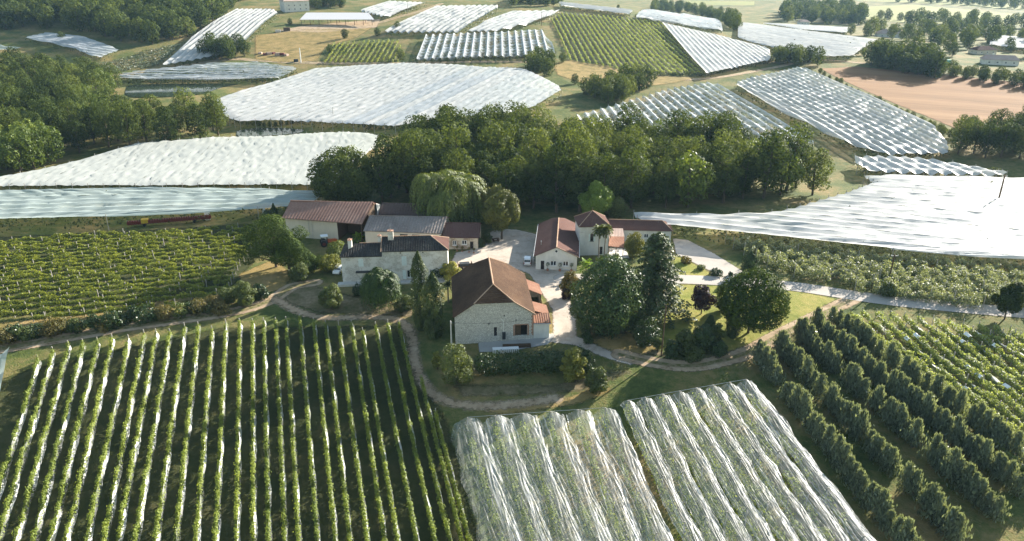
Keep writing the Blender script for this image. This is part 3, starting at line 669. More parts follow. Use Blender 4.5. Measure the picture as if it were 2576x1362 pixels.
# the two sheer front nets, row by row
def ruled_rows(l0, l1, r0, r1, n, h):
    A0, A1, B0, B1 = (at(*q, h).xy for q in (l0, l1, r0, r1))
    return [(A0.lerp(B0, k / (n - 1)), A1.lerp(B1, k / (n - 1))) for k in range(n)]
def front_net(rows, label, seed, skirt=0):
    rng = np.random.default_rng(seed); c = (rows[0][0] + rows[-1][1]) / 2; c3 = Vector((c.x, c.y, T(c.x, c.y)))
    root = empty('orchard_net', c3)
    H = 3.6
    for a, b in rows:
        # tent over one row: thin on the crest, bunched along the valleys
        L_ = (b - a).length; d = (b - a) / L_; nn = Vector((-d.y, d.x)); half = (rows[1][0] - rows[0][0]).dot(nn) / 2
        m = int(L_ / .5); S = np.linspace(0, L_, m + 1); Q = np.linspace(-1, 1, 41)
        if skirt == 1 and (a, b) == rows[-1]: Q = np.append(Q, [1.08, 1.2, 1.34])
        if skirt == -1 and (a, b) == rows[0]: Q = np.append([-1.30, -1.18, -1.08], Q)
        if skirt == -1 and (a, b) == rows[-1]: Q = Q[Q <= .9]
        if skirt == 1 and (a, b) == rows[0]: Q = Q[Q >= -.88]
        lines = [(rng.uniform(.2, 1.0) * (1 if rng.random() < .66 else -1), rng.uniform(.018, .042), rng.uniform(.15, .5), rng.random() * 9, rng.uniform(1.5, 5)) for _ in range(6)]
        ph = rng.random(6) * 9
        def wob(p, l, amp): return amp * (np.sin(S / l + p) + .6 * np.sin(S / (l * .41) + p * 2) + .5 * np.sin(S / (l * 2.3) + p * 3))
        post = np.abs(np.sin(S * math.pi / 8.5 + ph[5]))
        Xl = np.zeros((m + 1, len(Q))); Z = np.zeros_like(Xl); Dn = np.zeros_like(Xl)
        sideA = wob(ph[0], 2.1, .13); sideB = wob(ph[1], 2.4, .13)
        for qi, q in enumerate(Q):
            aq = abs(q); wobq = (sideA if q < 0 else sideB) * aq ** 2
            Xl[:, qi] = q * half * .995 + wobq
            z = H - .2 * post - (.5 + wob(ph[2] + (q > 0), 3.3, .12)) * aq ** 2
            z += (.10 + .22 * (aq > .55)) * wob(ph[3] + q * 7, .9 + .2 * math.sin(q * 9), .32)
            Z[:, qi] = z + rng.normal(0, .05, m + 1) * (aq + .3)
            fold = .5 + .5 * np.sin(S / 1.7 + q * 11 + ph[4]) * np.sin(S / 4.1 + ph[2] + q * 5)
            dn = .13 + .07 * fold + (.04 + .16 * fold) * np.exp(-((q - .62) / .25) ** 2) + rng.normal(0, .02, m + 1)
            for ql, wl, al, pl_, ll in lines: dn = dn + al * (.5 + .5 * np.sin(S / ll + pl_)) * np.exp(-((q - ql - .06 * np.sin(S / (ll * 1.3) + pl_ * 2)) / wl) ** 2)
            Dn[:, qi] = dn
            if aq > 1: Z[:, qi] = np.interp(aq, [1, 1.34], [2.1, .1]) + .1 * wob(ph[3], 1.1, .5)
        fl = np.exp(-S / 1.2) * 1.1; Z -= fl[:, None] * np.abs(Q)[None, :] * .45
        px_ = a.x + d.x * S[:, None] + nn.x * Xl; py_ = a.y + d.y * S[:, None] + nn.y * Xl
        V = np.stack([px_, py_, Z + Tn(px_, py_)], 2).reshape(-1, 3); k = len(Q)
        j, i = np.meshgrid(np.arange(m), np.arange(k - 1), indexing='ij'); j = j.ravel(); i = i.ravel()
        F = np.stack([j * k + i, j * k + i + 1, (j + 1) * k + i + 1, (j + 1) * k + i], 1)
        o = link('net_bay', np_mesh('net_bay', V, F, 'net_front', None, {'dens': np.clip(Dn, .05, .95).ravel()}, True), root); o.location = -c3
        for t in np.arange(.4, L_, 8.5):
            p = a + d * t; o = post_at(p.x, p.y, H + .1, root); o.location = o.location - c3
    e = MB(); pts = [Vector((r[0].x, r[0].y, T(r[0].x, r[0].y) + H - .2)) - c3 for r in rows]; e.tube(pts, .03, 5); e.build('wire', 'steel', root)
    tag(root, label, 'net', 'sheer nets in front of the barn')
    return root
FA = ruled_rows((1175, 1050), (1300, 1440), (1522, 1026), (1690, 1440), 6, 3.4)
FB = ruled_rows((1578, 1008), (1780, 1440), (1875, 955), (2240, 1440), 8, 3.4)
front_net(FA, 'sheer white net over six fruit rows beside the front vineyard', 11, -1)
front_net(FB, 'sheer white net over eight fruit rows beside the dark apple trees', 12, 1)
net_field(px([(-60, 900), (22, 868), (38, 888), (10, 1010), (-60, 1100)], 3.0), dirpx((0, 1000), (25, 870)), 2.4, 3.2, 'corner of a pale net by the end of the sandy track', 'net_green', under=0, seg=.8, posts=False)

# ================================================================== vine and orchard rows
def crop_row(name, a, b, label, cat, group, material, dens, w, h0, h1, leaf, seed, clump=2.2, strip=False, posts=True, aspect=.62, gaps=0.0, stakes=0):
    rng = np.random.default_rng(seed); L_ = (b - a).length
    if L_ < 1.5: return None
    z = T(a.x, a.y); root = empty(name, (a.x, a.y, z)); off = np.array([a.x, a.y, z])
    C, Nn, var = row_points(a, b, int(L_ * dens), rng, w, h0, h1, clump)
    if gaps:
        d = (b - a) / L_; s = (C[:, 0] - a.x) * d.x + (C[:, 1] - a.y) * d.y; ph = rng.random(3) * 20
        g = np.sin(s / 1.9 + ph[0]) + np.sin(s / .83 + ph[1]) + .7 * np.sin(s / 4.3 + ph[2]); k = g > (-2.0 + gaps * 2.4); C, Nn, var = C[k], Nn[k], var[k]
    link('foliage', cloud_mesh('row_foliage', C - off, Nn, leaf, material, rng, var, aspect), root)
    d = (b - a) / L_; nn = Vector((-d.y, d.x))
    if strip:
        m = int(L_ / .5); S = np.linspace(0, L_, m + 1); ph = rng.random(4) * 9; side = 1 if nn.x > 0 else -1
        V = []; D = []
        hh = .85 + .30 * np.sin(S / 3.1 + ph[0]) + .22 * np.sin(S / 1.1 + ph[1]) + rng.normal(0, .05, m + 1)
        for q, (lat, zz) in enumerate(((.16, 1.0), (.34, .62), (.42, .20))):
            la = lat + .07 * np.sin(S / 1.3 + ph[2] + q) + rng.normal(0, .02, m + 1)
            xx = a.x + d.x * S + nn.x * side * la; yy = a.y + d.y * S + nn.y * side * la
            V.append(np.stack([xx, yy, Tn(xx, yy) + .25 + zz * np.clip(hh, .45, 1.35)], 1)); D.append(np.clip((.42 if strip == 1 else .75) + .5 * np.sin(S / 2.7 + ph[3]) + rng.normal(0, .12, m + 1), .12, 1))
        V = np.stack(V, 1).reshape(-1, 3) - off; j = np.arange(m)
        F = np.concatenate([np.stack([j * 3 + c, j * 3 + c + 1, j * 3 + 4 + c, j * 3 + 3 + c], 1) for c in (0, 1)])
        link('net_strip', np_mesh('net_strip', V, F, 'strip', None, {'dens': np.stack(D, 1).ravel()}, True), root)
    if posts:
        n = stakes or 1
        for k in range(n + 1):
            p = a.lerp(b, min(1, max(0, (k + (rng.random() - .5) * (.9 if 0 < k < n else 0)) / n))); o = post_at(p.x, p.y, h1 + .15, root); o.location = o.location - Vector(off)
    return tag(root, label, cat, group)
tops = [220, 305, 395, 480, 565, 650, 745, 835, 905, 985, 1070, 1150, 1230, 1310, 1390, 1465, 1530, 1600, 1660, 1740, 1820, 1890, 1965, 2040, 2105, 2180, 2250, 2315]
topy = [300, 250, 215, 205, 195, 175, 180, 150, 145, 145, 110, 105, 130, 90, 85, 85, 80, 80, 75, 60, 80, 95, 100, 95, 140, 105, 90, 95]
vrows = []
t0 = at(tops[0] * .4334, 772.8 + topy[0] * .4334, 1.4).xy; t27 = at(tops[27] * .4334, 772.8 + topy[27] * .4334, 1.4).xy
for k, (x, y) in enumerate(zip(tops, topy)):
    a = at(x * .4334, 772.8 + y * .4334, 1.4).xy
    bu = (20 + 99 * k if k < 12 else 1205 + 96 * (k - 11)) - 130        # reach below the picture
    vrows.append((a, at(bu * .4334, 1362, 1.4).xy))
D0 = [(b - a).normalized() for a, b in vrows]
vrows = [(a, a + d * ((a.y - 58) / -d.y)) for (a, b), d in zip(vrows, [sum(D0[max(0, k - 2):k + 3], Vector((0, 0))).normalized() for k in range(28)])]
for k, (u0, v0) in enumerate(((1060, 955), (1096, 1040))):
    a = at(u0, v0, 1.2).xy; dd = D0[-1]; vrows.append((a, a + dd * ((a.y - 58) / -dd.y)))
for k, (a, b) in enumerate(vrows):
    crop_row('vine_row', a, b, 'vine row of the front vineyard, %s from the white net corner' % ordinal(k + 1), 'vine row', 'vine rows of the front vineyard', 'vine', 115, .33, .6, 2.0, .28, 300 + k, 1.6, 1, True)
V2 = px([(-70, 612), (0, 602), (330, 580), (500, 570), (640, 566), (655, 600), (600, 660), (575, 720), (520, 745), (330, 778), (0, 802), (-70, 808)], 1.2)
V2R = clip_rows(V2, dirpx((0, 770), (560, 716), 1), 2.6)
for k, (a, b) in enumerate(V2R):
    crop_row('vine_row', a, b, 'ragged old vine row, %s from the bluish net' % ordinal(len(V2R) - k), 'vine row', 'old vine rows on the left', 'vine2', 80, .42, .5, 1.75, .36, 400 + k, 1.4, False, True, .62, .10, 8)
V3 = px([(2110, 798), (2150, 780), (2350, 802), (2620, 838), (2620, 1215), (2520, 1120), (2330, 960)], 1.4)
V3R = clip_rows(V3, dirpx((2271, 919), (2467, 1095), 1.5), 2.4)
for k, (a, b) in enumerate(V3R):
    r = crop_row('vine_row', a, b, 'pale vine row beside the apple trees, %s from them' % ordinal(k + 1), 'vine row', 'pale vine rows below the lane', 'vine3', 110, .50, .5, 2.0, .34, 500 + k, 1.5, 2, True, .62, .05, 5)
    # bleached paper covers lying over parts of the row
    if r:
        rng = random.Random(k); L_ = (b - a).length; d = (b - a) / L_; nn = Vector((-d.y, d.x))
        for q in range(int(L_ / 16)):
            t = rng.random() * (L_ - 2); w = .6 + rng.random() * .9; c = a + d * t; mb = MB(); vs = []
            for i in range(4):
                for j2 in range(3):
                    p = c + d * (w * i / 3) + nn * ((j2 - 1) * .45); vs.append((p.x - a.x, p.y - a.y, T(p.x, p.y) - T(a.x, a.y) + 1.75 - .35 * abs(j2 - 1) + rng.uniform(-.1, .1)))
            mb.add(vs, [(i * 3 + j2, i * 3 + j2 + 1, i * 3 + j2 + 4, i * 3 + j2 + 3) for i in range(3) for j2 in range(2)]); mb.build('paper_cover', 'white', r)
V5 = px([(1822, 600), (1880, 592), (2100, 618), (2640, 668), (2640, 772), (2480, 762), (2300, 746), (2120, 712), (1950, 672)], 1.5)
V5R = clip_rows(V5, dirpx((1900, 640), (2400, 700), 1.5), 3.4)
for k, (a, b) in enumerate(V5R):
    crop_row('orchard_row', a, b, 'grey-green orchard row above the lane, %s from it' % ordinal(k + 1), 'orchard row', 'orchard rows above the lane', 'orchard', 150, 1.1, .3, 3.1, .5, 600 + k, 1.1, False, True, .34, .06, 4)
poly_sheet('vineyard_soil', px([(1384, 51), (1416, 31), (1540, 42), (1658, 53), (1704, 93), (1773, 186), (1645, 184), (1432, 147)]), 3.0, 'soil', .12, 'dark ground of the striped hill vineyard', 3.0)
for nm, pl, dd, sp, mt, lb, grp in [
    ('vine_row', [(1384, 51), (1416, 31), (1540, 42), (1658, 53), (1704, 93), (1773, 186), (1645, 184), (1432, 147)], ((1470, 45), (1560, 172)), 3.6, 'vine3', 'pale striped vine row on the far hill, %s from the white slope net', 'striped vineyard on the hill'),
    ('vine_row', [(836, 106), (1001, 100), (1010, 120), (1001, 154), (809, 156)], ((870, 105), (832, 156)), 3.2, 'vine2', 'small green hillside vine row, %s from the pleated net', 'small vineyard on the hill'),
    ('orchard_row', [(248, 160), (453, 107), (470, 108), (395, 163), (293, 179), (245, 181)], ((250, 170), (440, 125)), 4.0, 'apple', 'dark orchard row under the far woods, %s from the pond', 'dark orchard below the woods')]:
    rr = clip_rows(px(pl, 1.3), dirpx(*dd, 1.3), sp)
    for k, (a, b) in enumerate(rr):
        crop_row(nm, a, b, lb % ordinal(k + 1 if 'pond' in lb else len(rr) - k), 'vine row' if nm == 'vine_row' else 'orchard row', grp, mt, 15, .5, .4, 2.2, .7, 700 + k, 2, False, False)
# fruit rows below the sheer nets
for i, (rows, wh) in enumerate(((FA, 'the front vineyard'), (FB, 'the gap between the sheer nets'))):
    for k, (a, b) in enumerate(rows):
        crop_row('fruit_row', a, b, 'fruit tree row below sheer net, %s from %s' % (ordinal(k + 1), wh), 'fruit row', 'fruit rows under the sheer nets', 'vine', 52, .6, .6, 3.0, .34, 800 + 20 * i + k, 1.8, False, False, .6, .1)
# dark apple trees in five rows
apple_protos = []
for k in range(4):
    rng = np.random.default_rng(40 + k); lob = [(rng.normal(0, .25), rng.normal(0, .25), .8 + .42 * i, .85 - .10 * i + rng.random() * .12) for i in range(7)] + [(rng.normal(0, .75), rng.normal(0, .75), .7 + rng.random() * 1.0, .38) for _ in range(7)]
    C, Nn, var = lobed(rng, lob, 700, .34); n2 = 520     # upright shoots
    S = np.stack([rng.normal(0, .8, n2), rng.normal(0, .8, n2), 1.0 + rng.random(n2) * 3.0], 1); S[:, :2] *= (1.3 - .27 * S[:, 2:3]).clip(.18)
    C = np.concatenate([C, S]); Nn = np.concatenate([Nn, rng.normal(size=(n2, 3)) * [1, 1, .2]]); var = np.concatenate([var, .6 + .4 * rng.random(n2)])
    cm = cloud_mesh('apple_crown', C, Nn, np.concatenate([np.full(len(C) - n2, .30), np.full(n2, .62)]), 'apple', rng, var, .30, 1.2); tb = trunk_mb(rng, 2.6, .07, 4, .6, .7)
    tm = bpy.data.meshes.new('apple_trunk'); tm.from_pydata(tb.v, [], tb.f); tm.materials.append(M['bark']); apple_protos.append(Proto(cm, tm, 3.2))
ar = [((1905, 905), (2310, 1430)), ((1958, 880), (2420, 1380)), ((2008, 850), (2520, 1320)), ((2050, 832), (2590, 1265)), ((2094, 812), (2640, 1215))]
rnd = random.Random(5)
for k, (p, q) in enumerate(ar):
    a = at(*p, .5).xy; b = at(*q, .5).xy; L_ = (b - a).length; t = 0; n = 0
    while t < L_:
        c = a + (b - a) * (t / L_); n += 1
        if rnd.random() > .10 or n < 3:
            s = rnd.uniform(.86, 1.14)
            place(apple_protos[rnd.randrange(4)], 'apple_tree', c.x + rnd.uniform(-.3, .3), c.y + rnd.uniform(-.3, .3), s, rnd.uniform(0, 6.3),
                  'dark bushy apple tree, %s up the %s row from the sheer nets' % (ordinal(n), ordinal(k + 1)), 'tree', 'dark apple trees in rows', .1, s * rnd.uniform(.98, 1.25))
        t += rnd.uniform(1.1, 1.45)

# ================================================================== buildings
def clip_strip(poly, s0, s1):
    def half(pl, c, keep_gt):
        out = []
        for k in range(len(pl)):
            a, b = pl[k - 1], pl[k]; ia = (a[0] >= c) == keep_gt or a[0] == c; ib = (b[0] >= c) == keep_gt or b[0] == c
            if ia != ib:
                t = (c - a[0]) / (b[0] - a[0]); out.append((c, a[1] + t * (b[1] - a[1])))
            if ib: out.append(b)
        return out
    p = half(poly, s0, True)
    return half(p, s1, False) if p else []
def roof_face(mb, poly, eave, rib=.33, amp=.05, mi=0, under=.10):
    """one plane of a ribbed roof: poly of 3-D points, eave = two indices giving the eave line; ribs run up the slope"""
    P3 = [Vector(p) for p in poly]; o = P3[eave[0]]; e = (P3[eave[1]] - o).normalized()
    nrm = Vector((0, 0, 0))
    for k in range(len(P3)): nrm += (P3[k - 1] - o).cross(P3[k] - o)
    nrm.normalize()
    if nrm.z < 0: nrm = -nrm
    up = nrm.cross(e)
    p2 = [((p - o).dot(e), (p - o).dot(up)) for p in P3]
    lo = min(p[0] for p in p2); hi = max(p[0] for p in p2); st = rib / 4; prof = (0, .75, 1, .75)
    n = int(math.ceil((hi - lo) / st))
    for k in range(n):
        s0, s1 = lo + k * st, min(hi, lo + (k + 1) * st); q = clip_strip(p2, s0, s1)
        if len(q) < 3: continue
        h0, h1 = prof[k % 4] * amp, prof[(k + 1) % 4] * amp
        vs = [o + e * s + up * t + nrm * (h0 + (h1 - h0) * ((s - s0) / max(1e-6, s1 - s0))) for s, t in q]
        mb.add(vs, [tuple(range(len(vs)))], mi)
    mb.add([p - nrm * under for p in P3], [tuple(range(len(P3)))], mi)
    for k in range(len(P3)): mb.quad(P3[k - 1], P3[k], P3[k] - nrm * under, P3[k - 1] - nrm * under, mi)
def ridge_bar(mb, pts, r=.13, mi=0): mb.tube([Vector(p) + Vector((0, 0, .05)) for p in pts], r, 6, mi)
class Frame:
    """local building axes: x along the front (left to right seen from the front), y into the depth"""
    def __init__(s, ox, oy, ang, z=0.0):
        s.o = Vector((ox, oy, z)); s.x = Vector((math.cos(ang), math.sin(ang), 0)); s.y = Vector((-math.sin(ang), math.cos(ang), 0))
    def __call__(s, x, y, z): return s.o + s.x * x + s.y * y + Vector((0, 0, z))
def wall(name, fr, a, b, top, material, parent, holes=(), z0=-1.2, depth=.28, trim=None):
    """wall from local point a to b (outside on the right of a->b); top = [(s,z)..] outline, holes = (s0,s1,z0,z1)"""
    a = Vector(a); b = Vector(b); L_ = (b - a).length; d = (b - a) / L_; n = Vector((d.y, -d.x))
    P = lambda s, z, o=0.0: fr(a.x + d.x * s + n.x * o, a.y + d.y * s + n.y * o, z)
    mb = MB(); cuts = sorted({0.0, L_} | {h[0] for h in holes} | {h[1] for h in holes} | {t[0] for t in top})
    topz = lambda s: float(np.interp(s, [t[0] for t in top], [t[1] for t in top]))
    for s0, s1 in zip(cuts[:-1], cuts[1:]):
        zs = [(h[2], h[3]) for h in holes if h[0] <= s0 + 1e-6 and h[1] >= s1 - 1e-6]; zs.sort(); z = z0
        for q0, q1 in zs:
            if q0 > z: mb.quad(P(s0, z), P(s1, z), P(s1, q0), P(s0, q0))
            z = q1
        mb.quad(P(s0, z), P(s1, z), P(s1, topz(s1)), P(s0, topz(s0)))
    for s0, s1, q0, q1 in holes:
        for A, B in (((s0, q0), (s1, q0)), ((s1, q0), (s1, q1)), ((s1, q1), (s0, q1)), ((s0, q1), (s0, q0))):
            mb.quad(P(*A), P(*B), P(*B, -depth), P(*A, -depth))
    o = mb.build(name, material, parent)
    return o, P
def fit_door(P, h, parent, material='door', name='door', leaf=1, frame=None):
    s0, s1, z0, z1 = h; mb = MB(); mb.quad(P(s0, z0, -.2), P(s1, z0, -.2), P(s1, z1, -.2), P(s0, z1, -.2)); d = mb.build(name, material, parent)
    f = MB(); t = .09
    for u0, u1, w0, w1 in ((s0, s0 + t, z0, z1), (s1 - t, s1, z0, z1), (s0 + t, s1 - t, z1 - t, z1)):
        f.add([P(u0, w0, -.13), P(u1, w0, -.13), P(u1, w1, -.13), P(u0, w1, -.13), P(u0, w0, -.2), P(u1, w0, -.2), P(u1, w1, -.2), P(u0, w1, -.2)], [(0, 1, 2, 3), (0, 4, 5, 1), (1, 5, 6, 2), (2, 6, 7, 3), (3, 7, 4, 0)])
    f.build('frame', frame or material, d)
    k = MB(); zc = (z0 + z1) / 2; k.add([P(s1 - .25, zc - .05, -.10), P(s1 - .16, zc - .05, -.10), P(s1 - .16, zc + .05, -.10), P(s1 - .25, zc + .05, -.10)], [(0, 1, 2, 3)]); k.build('handle', 'steel', d); return d
def fit_window(P, h, parent, frame='white', mull=1, sill=True, shutters=None, glass='glass', bars=0, wide=.11):
    s0, s1, z0, z1 = h; w = MB(); t = wide
    def bar(u0, u1, w0, w1): w.add([P(u0, w0, -.08), P(u1, w0, -.08), P(u1, w1, -.08), P(u0, w1, -.08), P(u0, w0, -.18), P(u1, w0, -.18), P(u1, w1, -.18), P(u0, w1, -.18)],
                                 [(0, 1, 2, 3), (0, 4, 5, 1), (1, 5, 6, 2), (2, 6, 7, 3), (3, 7, 4, 0)])
    bar(s0, s0 + t, z0, z1); bar(s1 - t, s1, z0, z1); bar(s0 + t, s1 - t, z0, z0 + t); bar(s0 + t, s1 - t, z1 - t, z1)
    for k in range(mull): c = s0 + (s1 - s0) * (k + 1) / (mull + 1); bar(c - t * .6, c + t * .6, z0 + t, z1 - t)
    o = w.build('window', frame, parent)
    g = MB(); g.quad(P(s0, z0, -.15), P(s1, z0, -.15), P(s1, z1, -.15), P(s0, z1, -.15)); g.build('pane', glass, o)
    if sill:
        m = MB(); m.add([P(s0 - .12, z0 - .1, .12), P(s1 + .12, z0 - .1, .12), P(s1 + .12, z0, .12), P(s0 - .12, z0, .12), P(s0 - .12, z0 - .1, 0), P(s1 + .12, z0 - .1, 0), P(s1 + .12, z0, 0), P(s0 - .12, z0, 0)],
                        [(0, 1, 2, 3), (3, 2, 6, 7), (0, 4, 5, 1), (1, 5, 6, 2), (0, 3, 7, 4)]); m.build('sill', frame, o)
    if shutters:
        for u0, u1 in ((s0 - (s1 - s0) * .55, s0 - .03), (s1 + .03, s1 + (s1 - s0) * .55)):
            m = MB(); m.add([P(u0, z0, .06), P(u1, z0, .06), P(u1, z1, .06), P(u0, z1, .06), P(u0, z0, .01), P(u1, z0, .01), P(u1, z1, .01), P(u0, z1, .01)], [(0, 1, 2, 3), (0, 4, 5, 1), (1, 5, 6, 2), (2, 6, 7, 3), (3, 7, 4, 0)]); m.build('shutter', shutters, o)
    return o
def closed_shutter(P, h, parent, material='shutter'):
    s0, s1, z0, z1 = h; c = (s0 + s1) / 2; w = MB(); w.quad(P(s0, z0, -.1), P(s1, z0, -.1), P(s1, z1, -.1), P(s0, z1, -.1)); o = w.build('window', material, parent)
    for u0, u1 in ((s0 - .05, c - .02), (c + .02, s1 + .05)):
        m = MB(); m.add([P(u0, z0, .05), P(u1, z0, .05), P(u1, z1, .05), P(u0, z1, .05), P(u0, z0, -.02), P(u1, z0, -.02), P(u1, z1, -.02), P(u0, z1, -.02)], [(0, 1, 2, 3), (0, 4, 5, 1), (1, 5, 6, 2), (2, 6, 7, 3), (3, 7, 4, 0)]); m.build('shutter', material, o)
def chimney(fr, x, y, z0, z1, w, d, parent, material='stone2'):
    mb = MB(); mb.box(x - w / 2, x + w / 2, y - d / 2, y + d / 2, z0, z1, 0, fr); o = mb.build('chimney', material, parent)
    c = MB(); c.box(x - w / 2 - .08, x + w / 2 + .08, y - d / 2 - .08, y + d / 2 + .08, z1, z1 + .12, 0, fr); c.box(x - .12, x + .12, y - .12, y + .12, z1 + .12, z1 + .4, 0, fr); c.build('chimney_cap', 'quoin', o)
def recess(name, fr, x0, x1, y, z0, z1, depth, parent, material='black'):
    mb = MB(); q = lambda x, yy, z: fr(x, yy, z)
    mb.quad(q(x0, y + depth, z0), q(x1, y + depth, z0), q(x1, y + depth, z1), q(x0, y + depth, z1)); return mb.build(name, material, parent)

# ---------------- stone barn
F = Frame(-10.5, 123.9, R(5.1)); W, D, EH, RH, HH = 14.55, 18.6, 4.5, 9.5, 6.95
B = empty('stone_barn', F(W / 2, D / 2, 0)); Bi = Vector(B.location)
class Rel:
    def __init__(s, f, off): s.f = f; s.off = off
    def __call__(s, x, y, z): return s.f(x, y, z) - s.off
f = Rel(F, Bi); hw = W / 2; hx = hw * (RH - HH) / (RH - EH)
front_holes = [(8.0 - .02, 8.85, 0, 2.05), (11.35, 13.55, .15, 2.35)]
o, Pw = wall('wall', f, (0, 0), (W, 0), [(0, EH), (hw - hx, HH), (hw + hx, HH), (W, EH)], 'stone', B, [(7.1, 7.85, .15, 2.05), (11.1, 13.4, .1, 2.3), (9.0, 9.25, 4.1, 4.4), (11.2, 11.42, 3.2, 3.45)])
fit_door(Pw, (7.1, 7.85, .15, 2.05), B, 'door', 'door', 1, 'stone2')
for h in ((9.0, 9.25, 4.1, 4.4), (11.2, 11.42, 3.2, 3.45)):
    m = MB(); m.quad(Pw(h[0], h[2], -.25), Pw(h[1], h[2], -.25), Pw(h[1], h[3], -.25), Pw(h[0], h[3], -.25)); m.build('vent_hole', 'black', B)
g = MB(); g.quad(Pw(11.1, .1, -.26), Pw(13.4, .1, -.26), Pw(13.4, 2.3, -.26), Pw(11.1, 2.3, -.26)); gd = g.build('garage_opening', 'black', B)
g = MB()
for s0, s1, mi in ((11.1, 12.2, 0),):
    for k in range(5): g.add([Pw(s0 + k * .22, .1, -.16), Pw(s0 + k * .22 + .2, .1, -.16), Pw(s0 + k * .22 + .2, 2.25, -.16), Pw(s0 + k * .22, 2.25, -.16)], [(0, 1, 2, 3)])
g.build('plank_door', 'wood', B)
g = MB(); g.add([Pw(10.95, 2.3, .04), Pw(13.55, 2.3, .04), Pw(13.55, 2.5, .04), Pw(10.95, 2.5, .04), Pw(10.95, 2.3, 0), Pw(13.55, 2.3, 0), Pw(13.55, 2.5, 0), Pw(10.95, 2.5, 0)], [(0, 1, 2, 3), (3, 2, 6, 7), (0, 4, 5, 1), (0, 3, 7, 4), (1, 5, 6, 2)]); g.build('lintel', 'quoin', B)
g = MB()
for k in range(13):
    w_ = .42 if k % 2 else .28; z = .1 + k * .34; g.add([Pw(W - w_, z, .03), Pw(W, z, .03), Pw(W, z + .3, .03), Pw(W - w_, z + .3, .03), Pw(W - w_, z, 0), Pw(W, z, 0), Pw(W, z + .3, 0), Pw(W - w_, z + .3, 0)], [(0, 1, 2, 3), (0, 4, 5, 1), (1, 5, 6, 2), (2, 6, 7, 3), (3, 7, 4, 0)])
g.build('corner_quoins', 'quoin', B)
for s0, s1 in ((10.75, 11.08), (13.42, 13.75)):
    g = MB(); g.add([Pw(s0, .1, .025), Pw(s1, .1, .025), Pw(s1, 2.3, .025), Pw(s0, 2.3, .025), Pw(s0, .1, 0), Pw(s1, .1, 0), Pw(s1, 2.3, 0), Pw(s0, 2.3, 0)], [(0, 1, 2, 3), (0, 4, 5, 1), (1, 5, 6, 2), (2, 6, 7, 3), (3, 7, 4, 0)]); g.build('brick_jamb', 'quoin', B)
wall('wall', f, (W, 0), (W, D), [(0, EH), (D, EH)], 'stone', B)
wall('wall', f, (W, D), (0, D), [(0, EH), (hw - hx, HH), (hw + hx, HH), (W, EH)], 'stone', B)
wall('wall', f, (0, D), (0, 0), [(0, EH), (D, EH)], 'stone', B)
rb = MB(); ov = .35; ry0, ry1 = 2.5, D - 2.6; sl = (RH - EH) / hw; ez = EH - ov * sl * .8
def rp(x, y, z): return f(x, y, z + .12)
roofL = [rp(-ov, -.3, ez), rp(-ov, D + .3, ez), rp(hw - hx, D + .3, HH), rp(hw, ry1, RH), rp(hw, ry0, RH), rp(hw - hx, -.3, HH)]
roofR = [rp(W + ov, -.3, ez), rp(W + ov, D + .3, ez), rp(hw + hx, D + .3, HH), rp(hw, ry1, RH), rp(hw, ry0, RH), rp(hw + hx, -.3, HH)]
roof_face(rb, roofL, (0, 1), .30, .035); roof_face(rb, roofR, (0, 1), .30, .035)
roof = rb.build('roof', 'roof_barn', B)
rb = MB(); hipf = [rp(hw - hx, -.32, HH), rp(hw + hx, -.32, HH), rp(hw, ry0, RH)]
nc = 9
for k in range(nc):   # courses of the half hip
    t0, t1 = k / nc, (k + 1) / nc; A, Bq, Cq = [Vector(p) for p in hipf]; lift = Vector((0, -.03, .07))
    rb.quad(A.lerp(Cq, t0) + lift, Bq.lerp(Cq, t0) + lift, Bq.lerp(Cq, t1), A.lerp(Cq, t1)); rb.quad(A.lerp(Cq, t0), Bq.lerp(Cq, t0), Bq.lerp(Cq, t0) + lift, A.lerp(Cq, t0) + lift)
rb.build('half_hip', 'roof_barn', roof)
rb = MB(); roof_face(rb, [rp(hw - hx, D + .32, HH), rp(hw + hx, D + .32, HH), rp(hw, ry1, RH)], (0, 1), .3, .03); rb.build('half_hip', 'roof_barn', roof)
rb = MB(); ridge_bar(rb, [rp(hw, ry0, RH), rp(hw, ry1, RH)], .15); ridge_bar(rb, [rp(hw, ry0, RH), rp(hw - hx, -.3, HH)], .11); ridge_bar(rb, [rp(hw, ry0, RH), rp(hw + hx, -.3, HH), rp(W + ov, -.3, ez)], .11)
ridge_bar(rb, [rp(hw, ry1, RH), rp(hw + hx, D + .3, HH), rp(W + ov, D + .3, ez)], .11); rb.build('ridge_tiles', 'ridge', roof)
rb = MB(); rb.tube([Pw(8.95, .2, .1), Pw(8.95, 3.3, .1)], .06, 6); rb.tube([Pw(8.95, 3.3, .1), Pw(8.6, 3.6, .1)], .05, 6); rb.build('drain_pipe', 'white', B)
rb = MB(); rb.box(8.7, 9.3, -.6, -.1, -.3, 1.05, 0, f); rb.build('meter_cabinet', 'blue_dark', B)
rb = MB(); rb.add([Pw(6.0, 2.85, .15), Pw(6.5, 2.85, .15), Pw(6.5, 2.95, .15), Pw(6.0, 2.95, .15)], [(0, 1, 2, 3)]); rb.tube([Pw(6.25, 2.6, .0), Pw(6.25, 2.9, .3)], .06, 5); rb.build('wall_lamp', 'blue_dark', B)
tag(B, 'large stone barn with half-hipped brown tile roof in the centre of the farm', 'barn')
